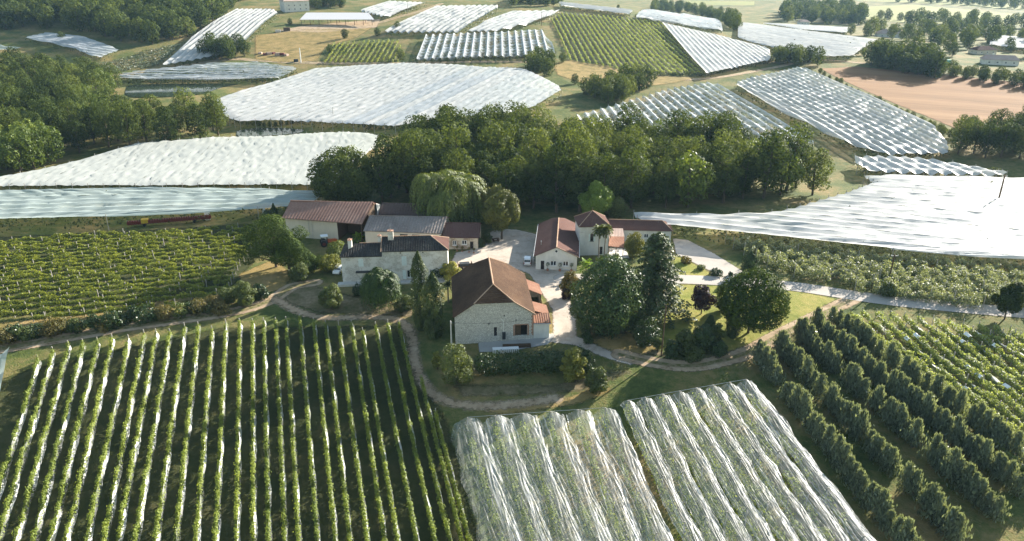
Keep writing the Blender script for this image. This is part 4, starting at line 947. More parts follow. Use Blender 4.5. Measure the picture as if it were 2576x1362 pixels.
# annex with white wall, front right
A = empty('barn_annex', F(W + 1.5, 3, 0)); fa = Rel(F, Vector(A.location)); aw = 3.0
_, Pa = wall('wall', fa, (W + .05, .15), (W + aw, .15), [(0, 2.55), (aw - .05, 2.45)], 'white_plaster', A)
wall('wall', fa, (W + aw, .15), (W + aw, 6.6), [(0, 2.45), (6.45, 3.0)], 'white_plaster', A); wall('wall', fa, (W + aw, 6.6), (W + .05, 6.6), [(0, 3.0), (aw - .05, 3.6)], 'white_plaster', A)
rb = MB(); roof_face(rb, [fa(W + .03, -.15, 2.62), fa(W + aw + .25, -.15, 2.55), fa(W + aw + .25, 2.6, 3.25), fa(W + .03, 2.6, 3.45)], (0, 1), .42, .06)
roof_face(rb, [fa(W + aw + .3, 2.6, 2.9), fa(W + aw + .3, 6.9, 2.9), fa(W + .03, 6.9, 4.0), fa(W + .03, 2.6, 4.0)], (0, 1), .36, .05); r2 = rb.build('roof', 'roof_orange', A)
rb = MB(); rb.tube([fa(W, -.2, 2.5), fa(W + aw + .3, -.2, 2.42)], .07, 6); rb.build('gutter', 'steel', r2)
tag(A, 'low white-walled annex with orange tiles against the barn corner', 'annex')
A = empty('barn_porch', F(W + 1.6, 14.5, 0)); fa = Rel(F, Vector(A.location))
rb = MB(); roof_face(rb, [fa(W + 3.2, 12.2, 2.7), fa(W + 3.2, 17.6, 2.7), fa(W + .03, 18.2, 3.9), fa(W + .03, 12.9, 3.9)], (0, 1), .36, .05); rb.build('roof', 'roof_orange', A)
wall('wall', fa, (W + 2.9, 12.4), (W + 2.9, 17.3), [(0, 2.7), (4.9, 2.7)], 'plaster', A); wall('wall', fa, (W + 2.9, 17.3), (W + .05, 17.3), [(0, 2.7), (2.85, 3.7)], 'plaster', A)
wall('wall', fa, (W + 3.0, 6.9), (W + 3.0, 12.3), [(0, 1.6), (5.4, 1.6)], 'quoin', A)
for yy in (12.5,):
    rb = MB(); rb.box(W + 2.8, W + 3.0, yy - .1, yy + .1, -.5, 2.65, 0, fa); rb.build('post', 'wood', A)
tag(A, 'open porch with orange tile lean-to behind the barn annex', 'porch')

# ---------------- stone farmhouse
F = Frame(-36.8, 150.2, R(4.0)); Hh = empty('stone_farmhouse', F(11, 4, 0)); f = Rel(F, Vector(Hh.location)); W1, W2, D, E1, E2, R1_, R2_ = 8.8, 22.9, 7.4, 5.85, 6.85, 7.5, 8.9
sh1 = (3.7, 4.65, 3.6, 5.4); sh2 = (13.0, 13.95, 3.6, 5.7); fd = (13.9, 16.0, .7, 2.5)
_, Pw = wall('wall', f, (0, 0), (W1, 0), [(0, E1), (W1, E1)], 'stone2', Hh, [sh1])
closed_shutter(Pw, sh1, Hh)
_, Pw2 = wall('wall', f, (W1, 0), (W2, 0), [(0, E2), (W2 - W1, E2)], 'stone2', Hh, [(sh2[0] - W1, sh2[1] - W1, sh2[2], sh2[3]), (fd[0] - W1, fd[1] - W1, fd[2], fd[3]), (12.6 - W1, 12.9 - W1, 6.35, 6.6), (17.4 - W1, 17.7 - W1, 6.35, 6.6)])
closed_shutter(Pw2, (sh2[0] - W1, sh2[1] - W1, sh2[2], sh2[3]), Hh)
fit_window(Pw2, (fd[0] - W1, fd[1] - W1, fd[2], fd[3]), Hh, 'white', 2, True)
for s in (12.6, 17.4):
    m = MB(); m.quad(Pw2(s - W1, 6.35, -.2), Pw2(s - W1 + .3, 6.35, -.2), Pw2(s - W1 + .3, 6.6, -.2), Pw2(s - W1, 6.6, -.2)); m.build('vent_hole', 'black', Hh)
m = MB(); m.add([Pw2(fd[0] - W1 - .9, .5, .08), Pw2(fd[0] - W1 - .1, .5, .5), Pw2(fd[0] - W1 - .1, 2.6, .5), Pw2(fd[0] - W1 - .9, 2.6, .08)], [(0, 1, 2, 3)]); m.build('open_shutter', 'shutter', Hh)
wall('wall', f, (W2, 0), (W2, D), [(0, E2), (D, E2)], 'white_plaster', Hh); wall('wall', f, (W2, D), (W1, D), [(0, E2), (W2 - W1, E2)], 'stone2', Hh)
wall('wall', f, (W1, D), (0, D), [(0, E1), (W1, E1)], 'stone2', Hh); wall('wall', f, (0, D), (0, 0), [(0, E1), (D, E1)], 'stone2', Hh)
wall('wall', f, (W1, D), (W1, 0), [(0, E2), (D / 2, R2_), (D, E2)], 'stone2', Hh)
rb = MB(); q = lambda x, y, z: f(x, y, z + .1); c = .3
roof_face(rb, [q(-c, -c, E1), q(W1 - .02, -c, E1), q(W1 - .02, D / 2, R1_), q(D / 2, D / 2, R1_)], (0, 1), .52, .10); roof_face(rb, [q(-c, D + c, E1), q(W1 - .02, D + c, E1), q(W1 - .02, D / 2, R1_), q(D / 2, D / 2, R1_)], (0, 1), .40, .06)
roof_face(rb, [q(-c, -c, E1), q(-c, D + c, E1), q(D / 2, D / 2, R1_)], (0, 1), .40, .06)
roof_face(rb, [q(W1 - .2, -c, E2), q(W2 + c, -c, E2), q(W2 - D / 2, D / 2, R2_), q(W1 - .2, D / 2, R2_)], (0, 1), .52, .10); roof_face(rb, [q(W1 - .2, D + c, E2), q(W2 + c, D + c, E2), q(W2 - D / 2, D / 2, R2_), q(W1 - .2, D / 2, R2_)], (0, 1), .40, .06)
rf = rb.build('roof', 'roof_old', Hh)
rb = MB(); roof_face(rb, [q(W2 + c, -c, E2), q(W2 + c, D + c, E2), q(W2 - D / 2, D / 2, R2_)], (0, 1), .36, .05); rb.build('hip', 'roof_brown', rf)
rb = MB(); ridge_bar(rb, [q(W2 + c, -c, E2), q(W2 - D / 2, D / 2, R2_)], .12); ridge_bar(rb, [q(W2 + c, D + c, E2), q(W2 - D / 2, D / 2, R2_)], .1); ridge_bar(rb, [q(W1 - .2, D / 2, R2_), q(W2 - D / 2, D / 2, R2_)], .12); ridge_bar(rb, [q(W1 - .2, -c, E2), q(W1 - .2, D / 2, R2_)], .1)
ridge_bar(rb, [q(D / 2, D / 2, R1_), q(W1, D / 2, R1_)], .1); rb.build('ridge_tiles', 'ridge', rf)
chimney(f, 1.7, 3.2, 6.0, 8.6, .8, 1.0, Hh, 'white_plaster'); chimney(f, 8.0, 4.6, 7.0, 8.9, .7, .7, Hh, 'stone2'); chimney(f, 10.6, 3.1, 8.0, 10.5, 1.15, .9, Hh, 'stone2')
m = MB(); m.box(3.0, 9.6, -1.0, -.02, 2.45, 2.6, 0, f); m.build('canopy', 'blue_dark', Hh)
m = MB(); m.box(-1, 23, -1.6, -.02, -.6, .12, 0, f); m.build('plinth', 'concrete_pole', Hh)
m = MB(); m.tube([f(10.6, 3.1, 10.4), f(10.6, 3.1, 12.2)], .03, 5); [m.tube([f(10.2, 3.1, 11.6 + k * .25), f(11.0, 3.1, 11.6 + k * .25)], .02, 4) for k in range(3)]; m.build('aerial', 'steel', Hh)
tag(Hh, 'long two-storey stone farmhouse with black ribbed tile roof and chimneys', 'farmhouse')

# ---------------- hangar with red roof (corners set out one by one: the plan is not square)
Hg = empty('red_roofed_hangar', (-46, 182, 0)); I = lambda x, y, z: Vector((x + 46, y - 182, z))
eL, eR, rL, rR, bL, bR = (-57.8, 179.2, 5.0), (-36.9, 174.8, 4.9), (-56.9, 185.0, 7.75), (-35.2, 183.0, 7.75), (-56, 191, 4.9), (-33.8, 190.6, 4.9)
rb = MB(); roof_face(rb, [I(*eL), I(*eR), I(*rR), I(*rL)], (0, 1), .80, .13); roof_face(rb, [I(*bL), I(*bR), I(*rR), I(*rL)], (0, 1), .42, .07); r_ = rb.build('roof', 'roof_red', Hg)
rb = MB(); ridge_bar(rb, [I(*rL), I(*rR)], .16); rb.build('ridge_cap', 'roof_red', r_)
FI = lambda x, y, z: I(x, y, z)
fw = Vector((-57.2, 180.0)); fe = Vector((-37.3, 175.9))
wd = (fe - fw).length; split = .66
mid = fw.lerp(fe, .685)
_, Pw = wall('wall', FI, fw, mid, [(0, 5.0), ((mid - fw).length, 4.95)], 'plaster', Hg)
m = MB(); m.tube([Pw(6.2, 0, .1), Pw(6.2, 4.9, .1)], .07, 6); m.build('drain_pipe', 'concrete_pole', Hg); m = MB(); m.tube([Pw(7.1, 0, .1), Pw(7.1, 4.9, .1)], .07, 6); m.build('drain_pipe', 'concrete_pole', Hg)
m = MB(); d2 = (fe - fw).normalized(); n2 = Vector((-d2.y, d2.x)); iw = mid + n2 * 6
m.quad(I(mid.x, mid.y, -.5), I(iw.x, iw.y, -.5), I(iw.x, iw.y, 5), I(mid.x, mid.y, 5)); e2 = fe + n2 * 6; m.quad(I(iw.x, iw.y, -.5), I(e2.x, e2.y, -.5), I(e2.x, e2.y, 5), I(iw.x, iw.y, 5)); m.build('inner_wall', 'wood', Hg)
m = MB(); m.tube([I(fe.x, fe.y, -.5), I(fe.x, fe.y, 4.9)], .16, 6); m.build('post', 'wood', Hg)
wall('wall', FI, (-34.6, 183.6), (-34.2, 190.2), [(0, 7.5), (6.6, 5.0)], 'white_plaster', Hg); wall('wall', FI, (-34.2, 190.2), (-55.6, 190.5), [(0, 4.9), (21.4, 4.9)], 'plaster', Hg); wall('wall', FI, (-55.6, 190.5), fw, [(0, 4.9), (5.5, 7.6), (10.6, 5.0)], 'plaster', Hg)
m = MB(); m.quad(I(-36.0, 179.0, 2), I(-35.0, 183.5, 2), I(-35.0, 183.5, 7.6), I(-36.0, 179.0, 6.2)); m.build('gable_shade_board', 'wood', Hg)
tag(Hg, 'long hangar with faded red corrugated roof and cream wall', 'hangar')
def shed(name, corners, walls, roofmat, label, cat, rib, amp, gapw=None):
    """gabled or lean-to shed: corners eave front L,R, ridge R,L, back eave R,L"""
    eL, eR, rR, rL, bR, bL = corners; c = Vector(((eL[0] + bR[0]) / 2, (eL[1] + bR[1]) / 2, 0)); o = empty(name, c); J = lambda x, y, z: Vector((x, y, z)) - c
    rb = MB(); roof_face(rb, [J(*eL), J(*eR), J(*rR), J(*rL)], (0, 1), rib, amp); roof_face(rb, [J(*bL), J(*bR), J(*rR), J(*rL)], (0, 1), rib, amp); r = rb.build('roof', roofmat, o)
    rb = MB(); ridge_bar(rb, [J(*rL), J(*rR)], .12); ridge_bar(rb, [J(*eR), J(*rR), J(*bR)], .07); rb.build('ridge_cap', roofmat, r)
    i = .35; fl, fr_, br, bl = Vector(eL[:2]) + Vector((i, i)), Vector(eR[:2]) + Vector((-i, i)), Vector(bR[:2]) + Vector((-i, -i)), Vector(bL[:2]) + Vector((i, -i)); Ps = []
    for a, b, t in ((fl, fr_, [(0, eL[2]), ((fr_ - fl).length, eR[2])]), (fr_, br, [(0, eR[2]), ((Vector(rR[:2]) - Vector(eR[:2])).length - i, rR[2] - .1), ((br - fr_).length, bR[2])]), (br, bl, [(0, bR[2]), ((bl - br).length, bL[2])]), (bl, fl, [(0, bL[2]), ((Vector(rL[:2]) - Vector(bL[:2])).length, rL[2] - .1), ((fl - bl).length, eL[2])])):
        hs = walls.get(len(Ps), []) if isinstance(walls, dict) else []
        _, Pq = wall('wall', J, a, b, t, walls.get('m', 'plaster'), o, [h[:4] for h in hs]); Ps.append(Pq)
        for h in hs:
            if h[4] == 'window': fit_window(Pq, h[:4], o, h[5] if len(h) > 5 else 'white', 1)
            elif h[4] == 'door': fit_door(Pq, h[:4], o, 'door')
            elif h[4] == 'open':
                m = MB(); m.quad(*[Pq(s, z, -.27) for s, z in ((h[0], h[2]), (h[1], h[2]), (h[1], h[3]), (h[0], h[3]))]); m.build('opening', 'black', o)
    return tag(o, label, cat)
shed('dark_roofed_shed', [(-34.3, 183.6, 4.5), (-21.4, 182.8, 4.5), (-21.2, 187.6, 6.1), (-34.1, 188.2, 6.1), (-21, 192, 4.6), (-34, 192.6, 4.6)], {'m': 'plaster'}, 'roof_dark', 'low shed with dark brown corrugated roof behind the grey-roofed shed', 'shed', .70, .10)
shed('grey_roofed_shed', [(-36.2, 172.4, 4.0), (-17.0, 170.4, 4.0), (-16.1, 177.0, 6.0), (-35.6, 178.2, 6.0), (-15.6, 182, 4.2), (-35.4, 183, 4.2)],
     {'m': 'plaster', 0: [(8.6, 10.6, 2.6, 3.4, 'open'), (11.6, 13.6, 2.6, 3.4, 'open'), (14.6, 16.6, 2.6, 3.4, 'open'), (17.2, 18.2, 2.6, 3.3, 'open')]}, 'roof_grey', 'long shed with weathered grey corrugated roof behind the farmhouse', 'shed', .70, .11)
shed('brown_roofed_cottage', [(-16.9, 170.2, 3.05), (-7.9, 170.0, 3.05), (-7.7, 175.3, 5.0), (-16.5, 175.6, 5.0), (-7.5, 180.6, 3.1), (-16.2, 180.8, 3.1)],
     {'m': 'patch', 0: [(4.4, 5.6, 1.2, 2.3, 'window'), (2.2, 3.1, 1.0, 2.2, 'window'), (6.4, 7.2, .05, 2.0, 'door')], 1: [(3.0, 4.0, 1.0, 2.2, 'window')]}, 'roof_brown', 'small cottage with patched plaster walls and brown tile roof', 'cottage', .5, .04)

# ---------------- white hall
F = Frame(5.35, 157.6, R(-4.6)); Hl = empty('white_hall', F(4.6, 10, 0)); f = Rel(F, Vector(Hl.location)); W, D, E_, Rr = 9.3, 22.0, 3.45, 5.55
dr, w1, w2 = (1.15, 1.95, .05, 2.15), (3.35, 4.65, 1.0, 2.2), (6.15, 7.4, 1.0, 2.2)
_, Pw = wall('wall', f, (0, 0), (W, 0), [(0, E_), (W / 2, Rr), (W, E_)], 'white_plaster', Hl, [dr, w1, w2, (4.45, 4.8, 4.3, 4.75)])
fit_door(Pw, dr, Hl); fit_window(Pw, w1, Hl); fit_window(Pw, w2, Hl)
m = MB(); c_ = Pw(4.625, 4.52, -.1); m.quad(Pw(4.625, 4.2, .02), Pw(4.93, 4.52, .02), Pw(4.625, 4.85, .02), Pw(4.32, 4.52, .02)); m.build('gable_vent', 'blue_dark', Hl)
wall('wall', f, (W, 0), (W, D), [(0, E_), (D, E_)], 'white_plaster', Hl); wall('wall', f, (W, D), (0, D), [(0, E_), (W / 2, Rr - .4), (W, E_)], 'white_plaster', Hl); wall('wall', f, (0, D), (0, 0), [(0, E_), (D, E_)], 'white_plaster', Hl)
rb = MB(); q = lambda x, y, z: f(x, y, z + .08); c = .45; ez = E_ - c * (Rr - E_) / (W / 2)
roof_face(rb, [q(-c, -.35, ez), q(-c, D + .2, ez), q(W / 2 - 1.4, D + .2, Rr - .63), q(W / 2, D - 1.6, Rr), q(W / 2, -.35, Rr)], (0, 1), 1.0, .05); roof_face(rb, [q(W + c, -.35, ez), q(W + c, D + .2, ez), q(W / 2 + 1.4, D + .2, Rr - .63), q(W / 2, D - 1.6, Rr), q(W / 2, -.35, Rr)], (0, 1), 1.0, .05)
roof_face(rb, [q(W / 2 - 1.4, D + .2, Rr - .63), q(W / 2 + 1.4, D + .2, Rr - .63), q(W / 2, D - 1.6, Rr)], (0, 1), .5, .03); r_ = rb.build('roof', 'roof_brown', Hl)
rb = MB(); ridge_bar(rb, [q(W / 2, -.4, Rr), q(W / 2, D - 1.6, Rr)], .13); ridge_bar(rb, [q(W + c, -.38, ez), q(W / 2, -.38, Rr)], .09); rb.build('ridge_cap', 'ridge', r_)
rb = MB(); rb.tube([q(-c - .05, -.35, ez - .05), q(-c - .05, D, ez - .05)], .08, 6); rb.tube([q(W + c + .05, -.35, ez - .05), q(W + c + .05, D, ez - .05)], .08, 6); rb.build('gutter', 'white', r_)
m = MB(); m.tube([f(1.0, 5.2, 3.9), f(1.0, 5.2, 4.9)], .1, 6); m.tube([f(1.0, 5.2, 4.85), f(1.0, 5.2, 5.0)], .17, 6); m.build('flue_pipe', 'steel', Hl)
tag(Hl, 'low white hall with brown sheet roof and gable facing the courtyard', 'hall')
def potted(x, y, label, s=1.0, mt='hedge'):
    o = empty('potted_tree', (x, y, T(x, y))); m = MB(); m.tube([(0, 0, 0), (0, 0, .45 * s)], [.22 * s, .3 * s], 10); m.build('pot', 'terracotta', o)
    m = MB(); m.tube([(0, 0, .3), (0, 0, 1.2 * s)], .04, 5); m.build('stem', 'bark', o); rng = np.random.default_rng(int(abs(x * 77)) + 1)
    C, Nn, v = lobed(rng, [(0, 0, 1.5 * s, .42 * s), (.1, .05, 1.6 * s, .36 * s)], 160, .15); link('crown', cloud_mesh('ball_crown', C, Nn, .16, mt, rng, v), o); return tag(o, label, 'potted tree')
for s, lb in ((2.75, 'clipped ball tree in a pot between the hall door and window'), (5.5, 'grey potted shrub between the two hall windows'), (8.1, 'clipped ball tree in a pot at the hall corner')):
    p = F(s, -.7, 0); potted(p.x, p.y, lb, 1.05, 'apple' if 'grey' in lb else 'hedge')

# ---------------- tower house and its wing
F = Frame(15.9, 166.2, R(4)); Tw = empty('tower_house', F(3.5, 3.5, 0)); f = Rel(F, Vector(Tw.location)); W, E_, Rr = 6.9, 7.2, 9.9
wh = (2.55, 3.3, 3.6, 5.4)
_, Pw = wall('wall', f, (0, 0), (W, 0), [(0, E_), (W, E_)], 'white_plaster', Tw, [wh, (4.9, 5.6, .1, 2.1)])
fit_window(Pw, wh, Tw, 'door', 0, True, 'shutter'); fit_door(Pw, (4.9, 5.6, .1, 2.1), Tw)
for a, b in (((W, 0), (W, W)), ((W, W), (0, W)), ((0, W), (0, 0))): wall('wall', f, a, b, [(0, E_), (W, E_)], 'white_plaster', Tw)
m = MB(); [m.quad(*[Pw(s, z, .06) for s, z in ((0, 5.75), (W, 5.75), (W, 5.95), (0, 5.95))])]; m.quad(Pw(0, 5.95, .06), Pw(W, 5.95, .06), Pw(W, 5.95, 0), Pw(0, 5.95, 0)); m.build('string_course', 'stone2', Tw)
rb = MB(); q = lambda x, y, z: f(x, y, z + .08); c = .4; ap = q(W / 2, W / 2, Rr); cs = [q(-c, -c, E_), q(W + c, -c, E_), q(W + c, W + c, E_), q(-c, W + c, E_)]
for k in range(4): roof_face(rb, [cs[k], cs[(k + 1) % 4], ap], (0, 1), .36, .045)
r_ = rb.build('roof', 'roof_brown', Tw); rb = MB(); [ridge_bar(rb, [cs[k], ap], .09) for k in range(4)]; rb.build('ridge_tiles', 'ridge', r_)
m = MB(); m.tube([ap, ap + Vector((0, 0, .9))], [.09, .02], 6); m.build('finial', 'ridge', r_)
tag(Tw, 'square white tower house with pyramid tile roof beside the hall', 'tower house')
F = Frame(24.3, 176.2, R(-4)); Wg = empty('long_wing', F(7.5, 3, 0)); f = Rel(F, Vector(Wg.location)); W, D, E_, Rr = 15.1, 6.2, 2.95, 4.55
_, Pw = wall('wall', f, (0, 0), (W, 0), [(0, E_), (W, E_)], 'white_plaster', Wg, [(8.5, 9.6, 1.0, 2.1)]); fit_window(Pw, (8.5, 9.6, 1.0, 2.1), Wg)
wall('wall', f, (W, 0), (W, D), [(0, E_), (D, E_)], 'white_plaster', Wg); wall('wall', f, (W, D), (0, D), [(0, E_), (W, E_)], 'white_plaster', Wg); wall('wall', f, (0, D), (0, 0), [(0, E_), (D / 2, Rr), (D, E_)], 'white_plaster', Wg)
rb = MB(); q = lambda x, y, z: f(x, y, z + .08); c = .4; hp = 2.0
nc = 10   # tile courses stepping up the slope
for k in range(nc):
    t0, t1 = k / nc, (k + 1) / nc
    for sgn, y0 in ((1, -c), (-1, D + c)):
        P0 = lambda t, x: Vector(q(x, y0 + (D / 2 - y0) * t, E_ + (Rr - E_) * t)); xr = lambda t: W + c + (-hp - c) * t; lf = Vector((0, 0, .07))
        rb.quad(P0(t0, -.2) + lf, P0(t0, xr(t0)) + lf, P0(t1, xr(t1)), P0(t1, -.2)); rb.quad(P0(t0, -.2), P0(t0, xr(t0)), P0(t0, xr(t0)) + lf, P0(t0, -.2) + lf)
roof_face(rb, [q(W + c, -c, E_), q(W + c, D + c, E_), q(W - hp, D / 2, Rr)], (0, 1), .36, .04); r_ = rb.build('roof', 'roof_brown', Wg)
rb = MB(); ridge_bar(rb, [q(W + c, -c, E_), q(W - hp, D / 2, Rr)], .09); ridge_bar(rb, [q(-.2, D / 2, Rr), q(W - hp, D / 2, Rr)], .09); rb.build('ridge_tiles', 'ridge', r_)
tag(Wg, 'long low white wing with banded brown tile roof right of the tower', 'house wing')
Lk = empty('link_roof', (25.5, 173.8, 0)); J = lambda x, y, z: Vector((x - 25.5, y - 173.8, z)); rb = MB(); roof_face(rb, [J(23.6, 171.6, 2.55), J(27.3, 171.2, 2.55), J(27.5, 175.9, 3.4), J(23.8, 176.2, 3.4)], (0, 1), .36, .05); rb.build('roof', 'roof_pale', Lk)
wall('wall', J, (27.1, 171.6), (27.2, 175.8), [(0, 2.5), (4.2, 3.2)], 'white_plaster', Lk); wall('wall', J, (23.7, 171.8), (27.1, 171.6), [(0, 2.5), (3.4, 2.5)], 'white_plaster', Lk)
tag(Lk, 'low pale tiled link between the tower and the long wing', 'house link')
Pg = empty('tiled_porch', (24.6, 168.5, 0)); J = lambda x, y, z: Vector((x - 24.6, y - 168.5, z)); rb = MB(); roof_face(rb, [J(22.8, 166.3, 2.35), J(26.4, 165.1, 2.35), J(27.2, 171.2, 2.95), J(23.7, 171.5, 2.95)], (0, 1), .36, .05); rb.build('roof', 'roof_orange', Pg)
for x, y in ((22.95, 166.5), (26.2, 165.4), (24.6, 165.9)): m = MB(); m.box(x - .08, x + .08, y - .08, y + .08, 0, 2.4, 0, J); m.build('post', 'wood', Pg)
m = MB(); m.tube([J(22.8, 166.4, 2.28), J(26.4, 165.2, 2.28)], .1, 6); m.build('beam', 'wood', Pg)
m = MB(); m.box(22.6, 27.6, 164.6, 171, -.3, .12, 0, J); m.build('floor_slab', 'white_plaster', Pg)
tag(Pg, 'open timber porch with orange tiles beside the palms', 'porch')
m = MB(); m.box(-.45, .45, -.45, .45, .7, .76); m.tube([(0, 0, 0), (0, 0, .7)], .05, 6); o = m.build('garden_table', 'white'); o.location = (24.6, 167.2, .12); tag(o, 'small white table under the orange tiled porch', 'table')
for k, (x, y) in enumerate(((23.9, 167.4), (25.3, 167.0))):
    o = empty('garden_chair', (x, y, .12)); m = MB(); m.box(-.22, .22, -.22, .22, .42, .47); m.build('seat', 'white', o); m = MB(); m.box(-.22, .22, .18, .23, .47, .95); m.build('backrest', 'white', o)
    for dx in (-.19, .19):
        for dy in (-.19, .19): mm = MB(); mm.tube([(dx, dy, 0), (dx, dy, .42)], .025, 5); mm.build('leg', 'white', o)
    tag(o, 'white chair %s the table under the tiled porch' % ('left of' if k == 0 else 'right of'), 'chair')

# ---------------- far buildings
def far_house(name, c, ang, w, d, e, r, wm, rm, label, cat='house', hip=2.0, nwin=3, storeys=1):
    z = T(*c); o = empty(name, (c[0], c[1], z), ang); f = lambda x, y, zz: Vector((x - w / 2, y - d / 2, zz)); hs = []
    for s in range(storeys):
        for k in range(nwin): x = w * (k + .7) / (nwin + .4); hs.append((x, x + 1.1, .9 + s * 2.8, 2.1 + s * 2.8))
    for i, (a, b, L_) in enumerate((((0, 0), (w, 0), w), ((w, 0), (w, d), d), ((w, d), (0, d), w), ((0, d), (0, 0), d))):
        h = [q for q in hs if q[1] < L_ - .3] if i < 2 or i == 3 else []; _, P_ = wall('wall', f, a, b, [(0, e), (L_, e)], wm, o, h, -3)
        for q in h: fit_window(P_, q, o, 'white', 1)
    rb = MB(); q = lambda x, y, zz: f(x, y, zz + .1); c_ = .5; A, B_ = q(hip, d / 2, r), q(w - hip, d / 2, r)
    for pl in ([q(-c_, -c_, e), q(w + c_, -c_, e), B_, A], [q(-c_, d + c_, e), q(w + c_, d + c_, e), B_, A], [q(-c_, -c_, e), q(-c_, d + c_, e), A], [q(w + c_, -c_, e), q(w + c_, d + c_, e), B_]): roof_face(rb, pl, (0, 1), .6, .05)
    r_ = rb.build('roof', rm, o); m = MB(); m.box(w * .3 - .4, w * .3 + .4, d * .5 - .3, d * .5 + .3, e, r + .9, 0, f); m.build('chimney', wm, r_)
    return tag(o, label, cat)
def gp(u, v): p = at(u, v); return (p.x, p.y)
far_house('white_farmhouse', gp(742, 27), R(30), 20, 14, 7.4, 10.0, 'white_plaster', 'roof_pale', 'tall white farmhouse on the hilltop at the picture top', 'house', 3, 4, 2)
far_house('villa', gp(2240, 94), R(-12), 24, 12, 3.2, 6.4, 'white_plaster', 'roof_pale', 'low villa with pale pink tile roof beside the blazing net', 'villa', 5, 5)
far_house('villa', gp(2378, 92), R(20), 12, 9, 3.4, 6.4, 'white_plaster', 'roof_grey', 'grey-roofed house among the hamlet trees', 'house', 3, 3)
far_house('villa', gp(2470, 136), R(8), 15, 9, 3.0, 5.2, 'plaster', 'roof_brown', 'brown-roofed house in the middle of the hamlet', 'house', 3, 3)
far_house('villa', gp(2512, 162), R(-20), 20, 9, 3.0, 5.6, 'white_plaster', 'roof_pale', 'long house with pale roof and white gable by the hedge', 'house', 2, 4)
far_house('villa', gp(2020, 62), R(5), 11, 8, 3, 5, 'white_plaster', 'roof_pale', 'small house behind the thin white net strip', 'house', 2, 3)
# open hangar with pale panels
p = at(860, 60); oh = empty('open_hangar', (p.x - 2, p.y, T(p.x, p.y)), R(3)); rb = MB(); hw_ = 27
roof_face(rb, [(-hw_, -7, 3.4), (hw_, -9, 3.4), (hw_ - 6, 7, 7.2), (-hw_ + 2, 9, 7.2)], (0, 1), 1.2, .06); rb.build('roof', 'panel', oh)
for x in np.linspace(-hw_ + 1, hw_ - 2, 9):
    for y, h in ((-7, 3.4), (5, 6.2)): m = MB(); m.box(x - .16, x + .16, y - .16, y + .16, -2, h); m.build('post', 'wood', oh)
for x in np.linspace(-hw_ + 1, hw_ - 3, 9): m = MB(); m.tube([(x, -7, 3.3), (x, 5, 6.2)], .14, 5); m.build('rafter', 'wood', oh)
tag(oh, 'open timber hangar with pale panel roof on the hill', 'hangar')
for (u, v), sz, mt, nm, lb, ct in (((722, 78), (4.5, 2.4, 2.3), 'wood', 'container', 'dark brown container left of the open hangar', 'container'), ((700, 82), (3.6, 2.0, 1.6), 'steel', 'trailer_box', 'small grey box trailer left of the brown container', 'trailer'),
                                   ((745, 156), (2.6, 1.6, 1.6), 'blue_dark', 'water_tank', 'dark tank at the foot of the white far pole', 'tank'), ((2370, 160), (10, 4, 2.2), 'teal', 'pool_cover', 'teal covered pool frame in front of the long hamlet house', 'pool cover')):
    p = at(u, v); m = MB(); a, b, c_ = sz; m.box(-a / 2, a / 2, -b / 2, b / 2, 0, c_); [m.box(-a / 2 + k * a / 6 - .05, -a / 2 + k * a / 6 + .05, -b / 2 - .06, b / 2 + .06, 0, c_ + .05) for k in range(1, 6)]; o = m.build(nm, mt); o.location = p; o.rotation_euler = (0, 0, .2); tag(o, lb, ct)

# ================================================================== trees and shrubs
def measure(ub, vb, vt, wpx):
    p = at(ub, vb); dep = p.y * CP + (CAM_H - p.z) * SP; d = (vt - 681) / FOC; t = p.y / (CP - d * SP)
    return p, max(.6, CAM_H + t * (-SP - d * CP) - p.z), wpx * dep / FOC
def grown(name, p, crown_me, trunk_mesh, label, cat='tree', group=None, rz=0.0):
    e = empty(name, (p.x, p.y, T(p.x, p.y)), rz)
    if trunk_mesh is not None: trunk_mesh.build('trunk' if cat == 'tree' else 'stem', getattr(trunk_mesh, 'mt', 'bark'), e)
    link('crown' if cat == 'tree' else 'foliage', crown_me, e); return tag(e, label, cat, group)
SEED = [2000]
def rg(): SEED[0] += 1; return np.random.default_rng(SEED[0])
def broad_px(ub, vb, vt, w, material, label, name='broadleaf_tree', base=.18, nl=22, leaf=.42, cover=3.2, top=.8, lr=(.22, .46), jitter=.13, bark='bark'):
    p, H, Wd = measure(ub, vb, vt, w); rng = rg(); Rr = Wd / 2; H *= .96
    n = int(cover * (math.pi * Rr * H * 1.7) / (leaf * leaf * .31)); n = max(250, min(n, 20000))
    C, Nn, var = lobed(rng, crown_lobes(rng, H, Rr, H * base, nl, lr, top), n, jitter)
    tb = trunk_mb(rng, H * .9, max(.08, H * .018), 7, H * max(.15, base), Rr * .8); tb.mt = bark
    return grown(name, p, cloud_mesh('crown', C, Nn, leaf, material, rng, var), tb, label)
def bush_px(ub, vb, vt, w, material, label, leaf=.28, group=None, cover=2.4, name='shrub', nl=9, tall=False):
    p, H, Wd = measure(ub, vb, vt, w); rng = rg(); Rr = Wd / 2
    n = int(cover * (math.pi * Rr * H * 1.8) / (leaf * leaf * .31)); n = max(90, min(n, 6500))
    lob = crown_lobes(rng, H, Rr, 0.0, nl + 6, (.24, .52), .8)
    C, Nn, var = lobed(rng, lob, n, .14); C[:, 2] = np.maximum(C[:, 2], .05)
    tb = MB(); [tb.tube([(0, 0, -.3), (math.cos(k * 2.1) * Rr * .3, math.sin(k * 2.1) * Rr * .3, H * .55)], [.05, .02], 5) for k in range(3)]
    return grown(name, p, cloud_mesh('foliage', C, Nn, leaf, material, rng, var), tb, label, 'shrub', group)
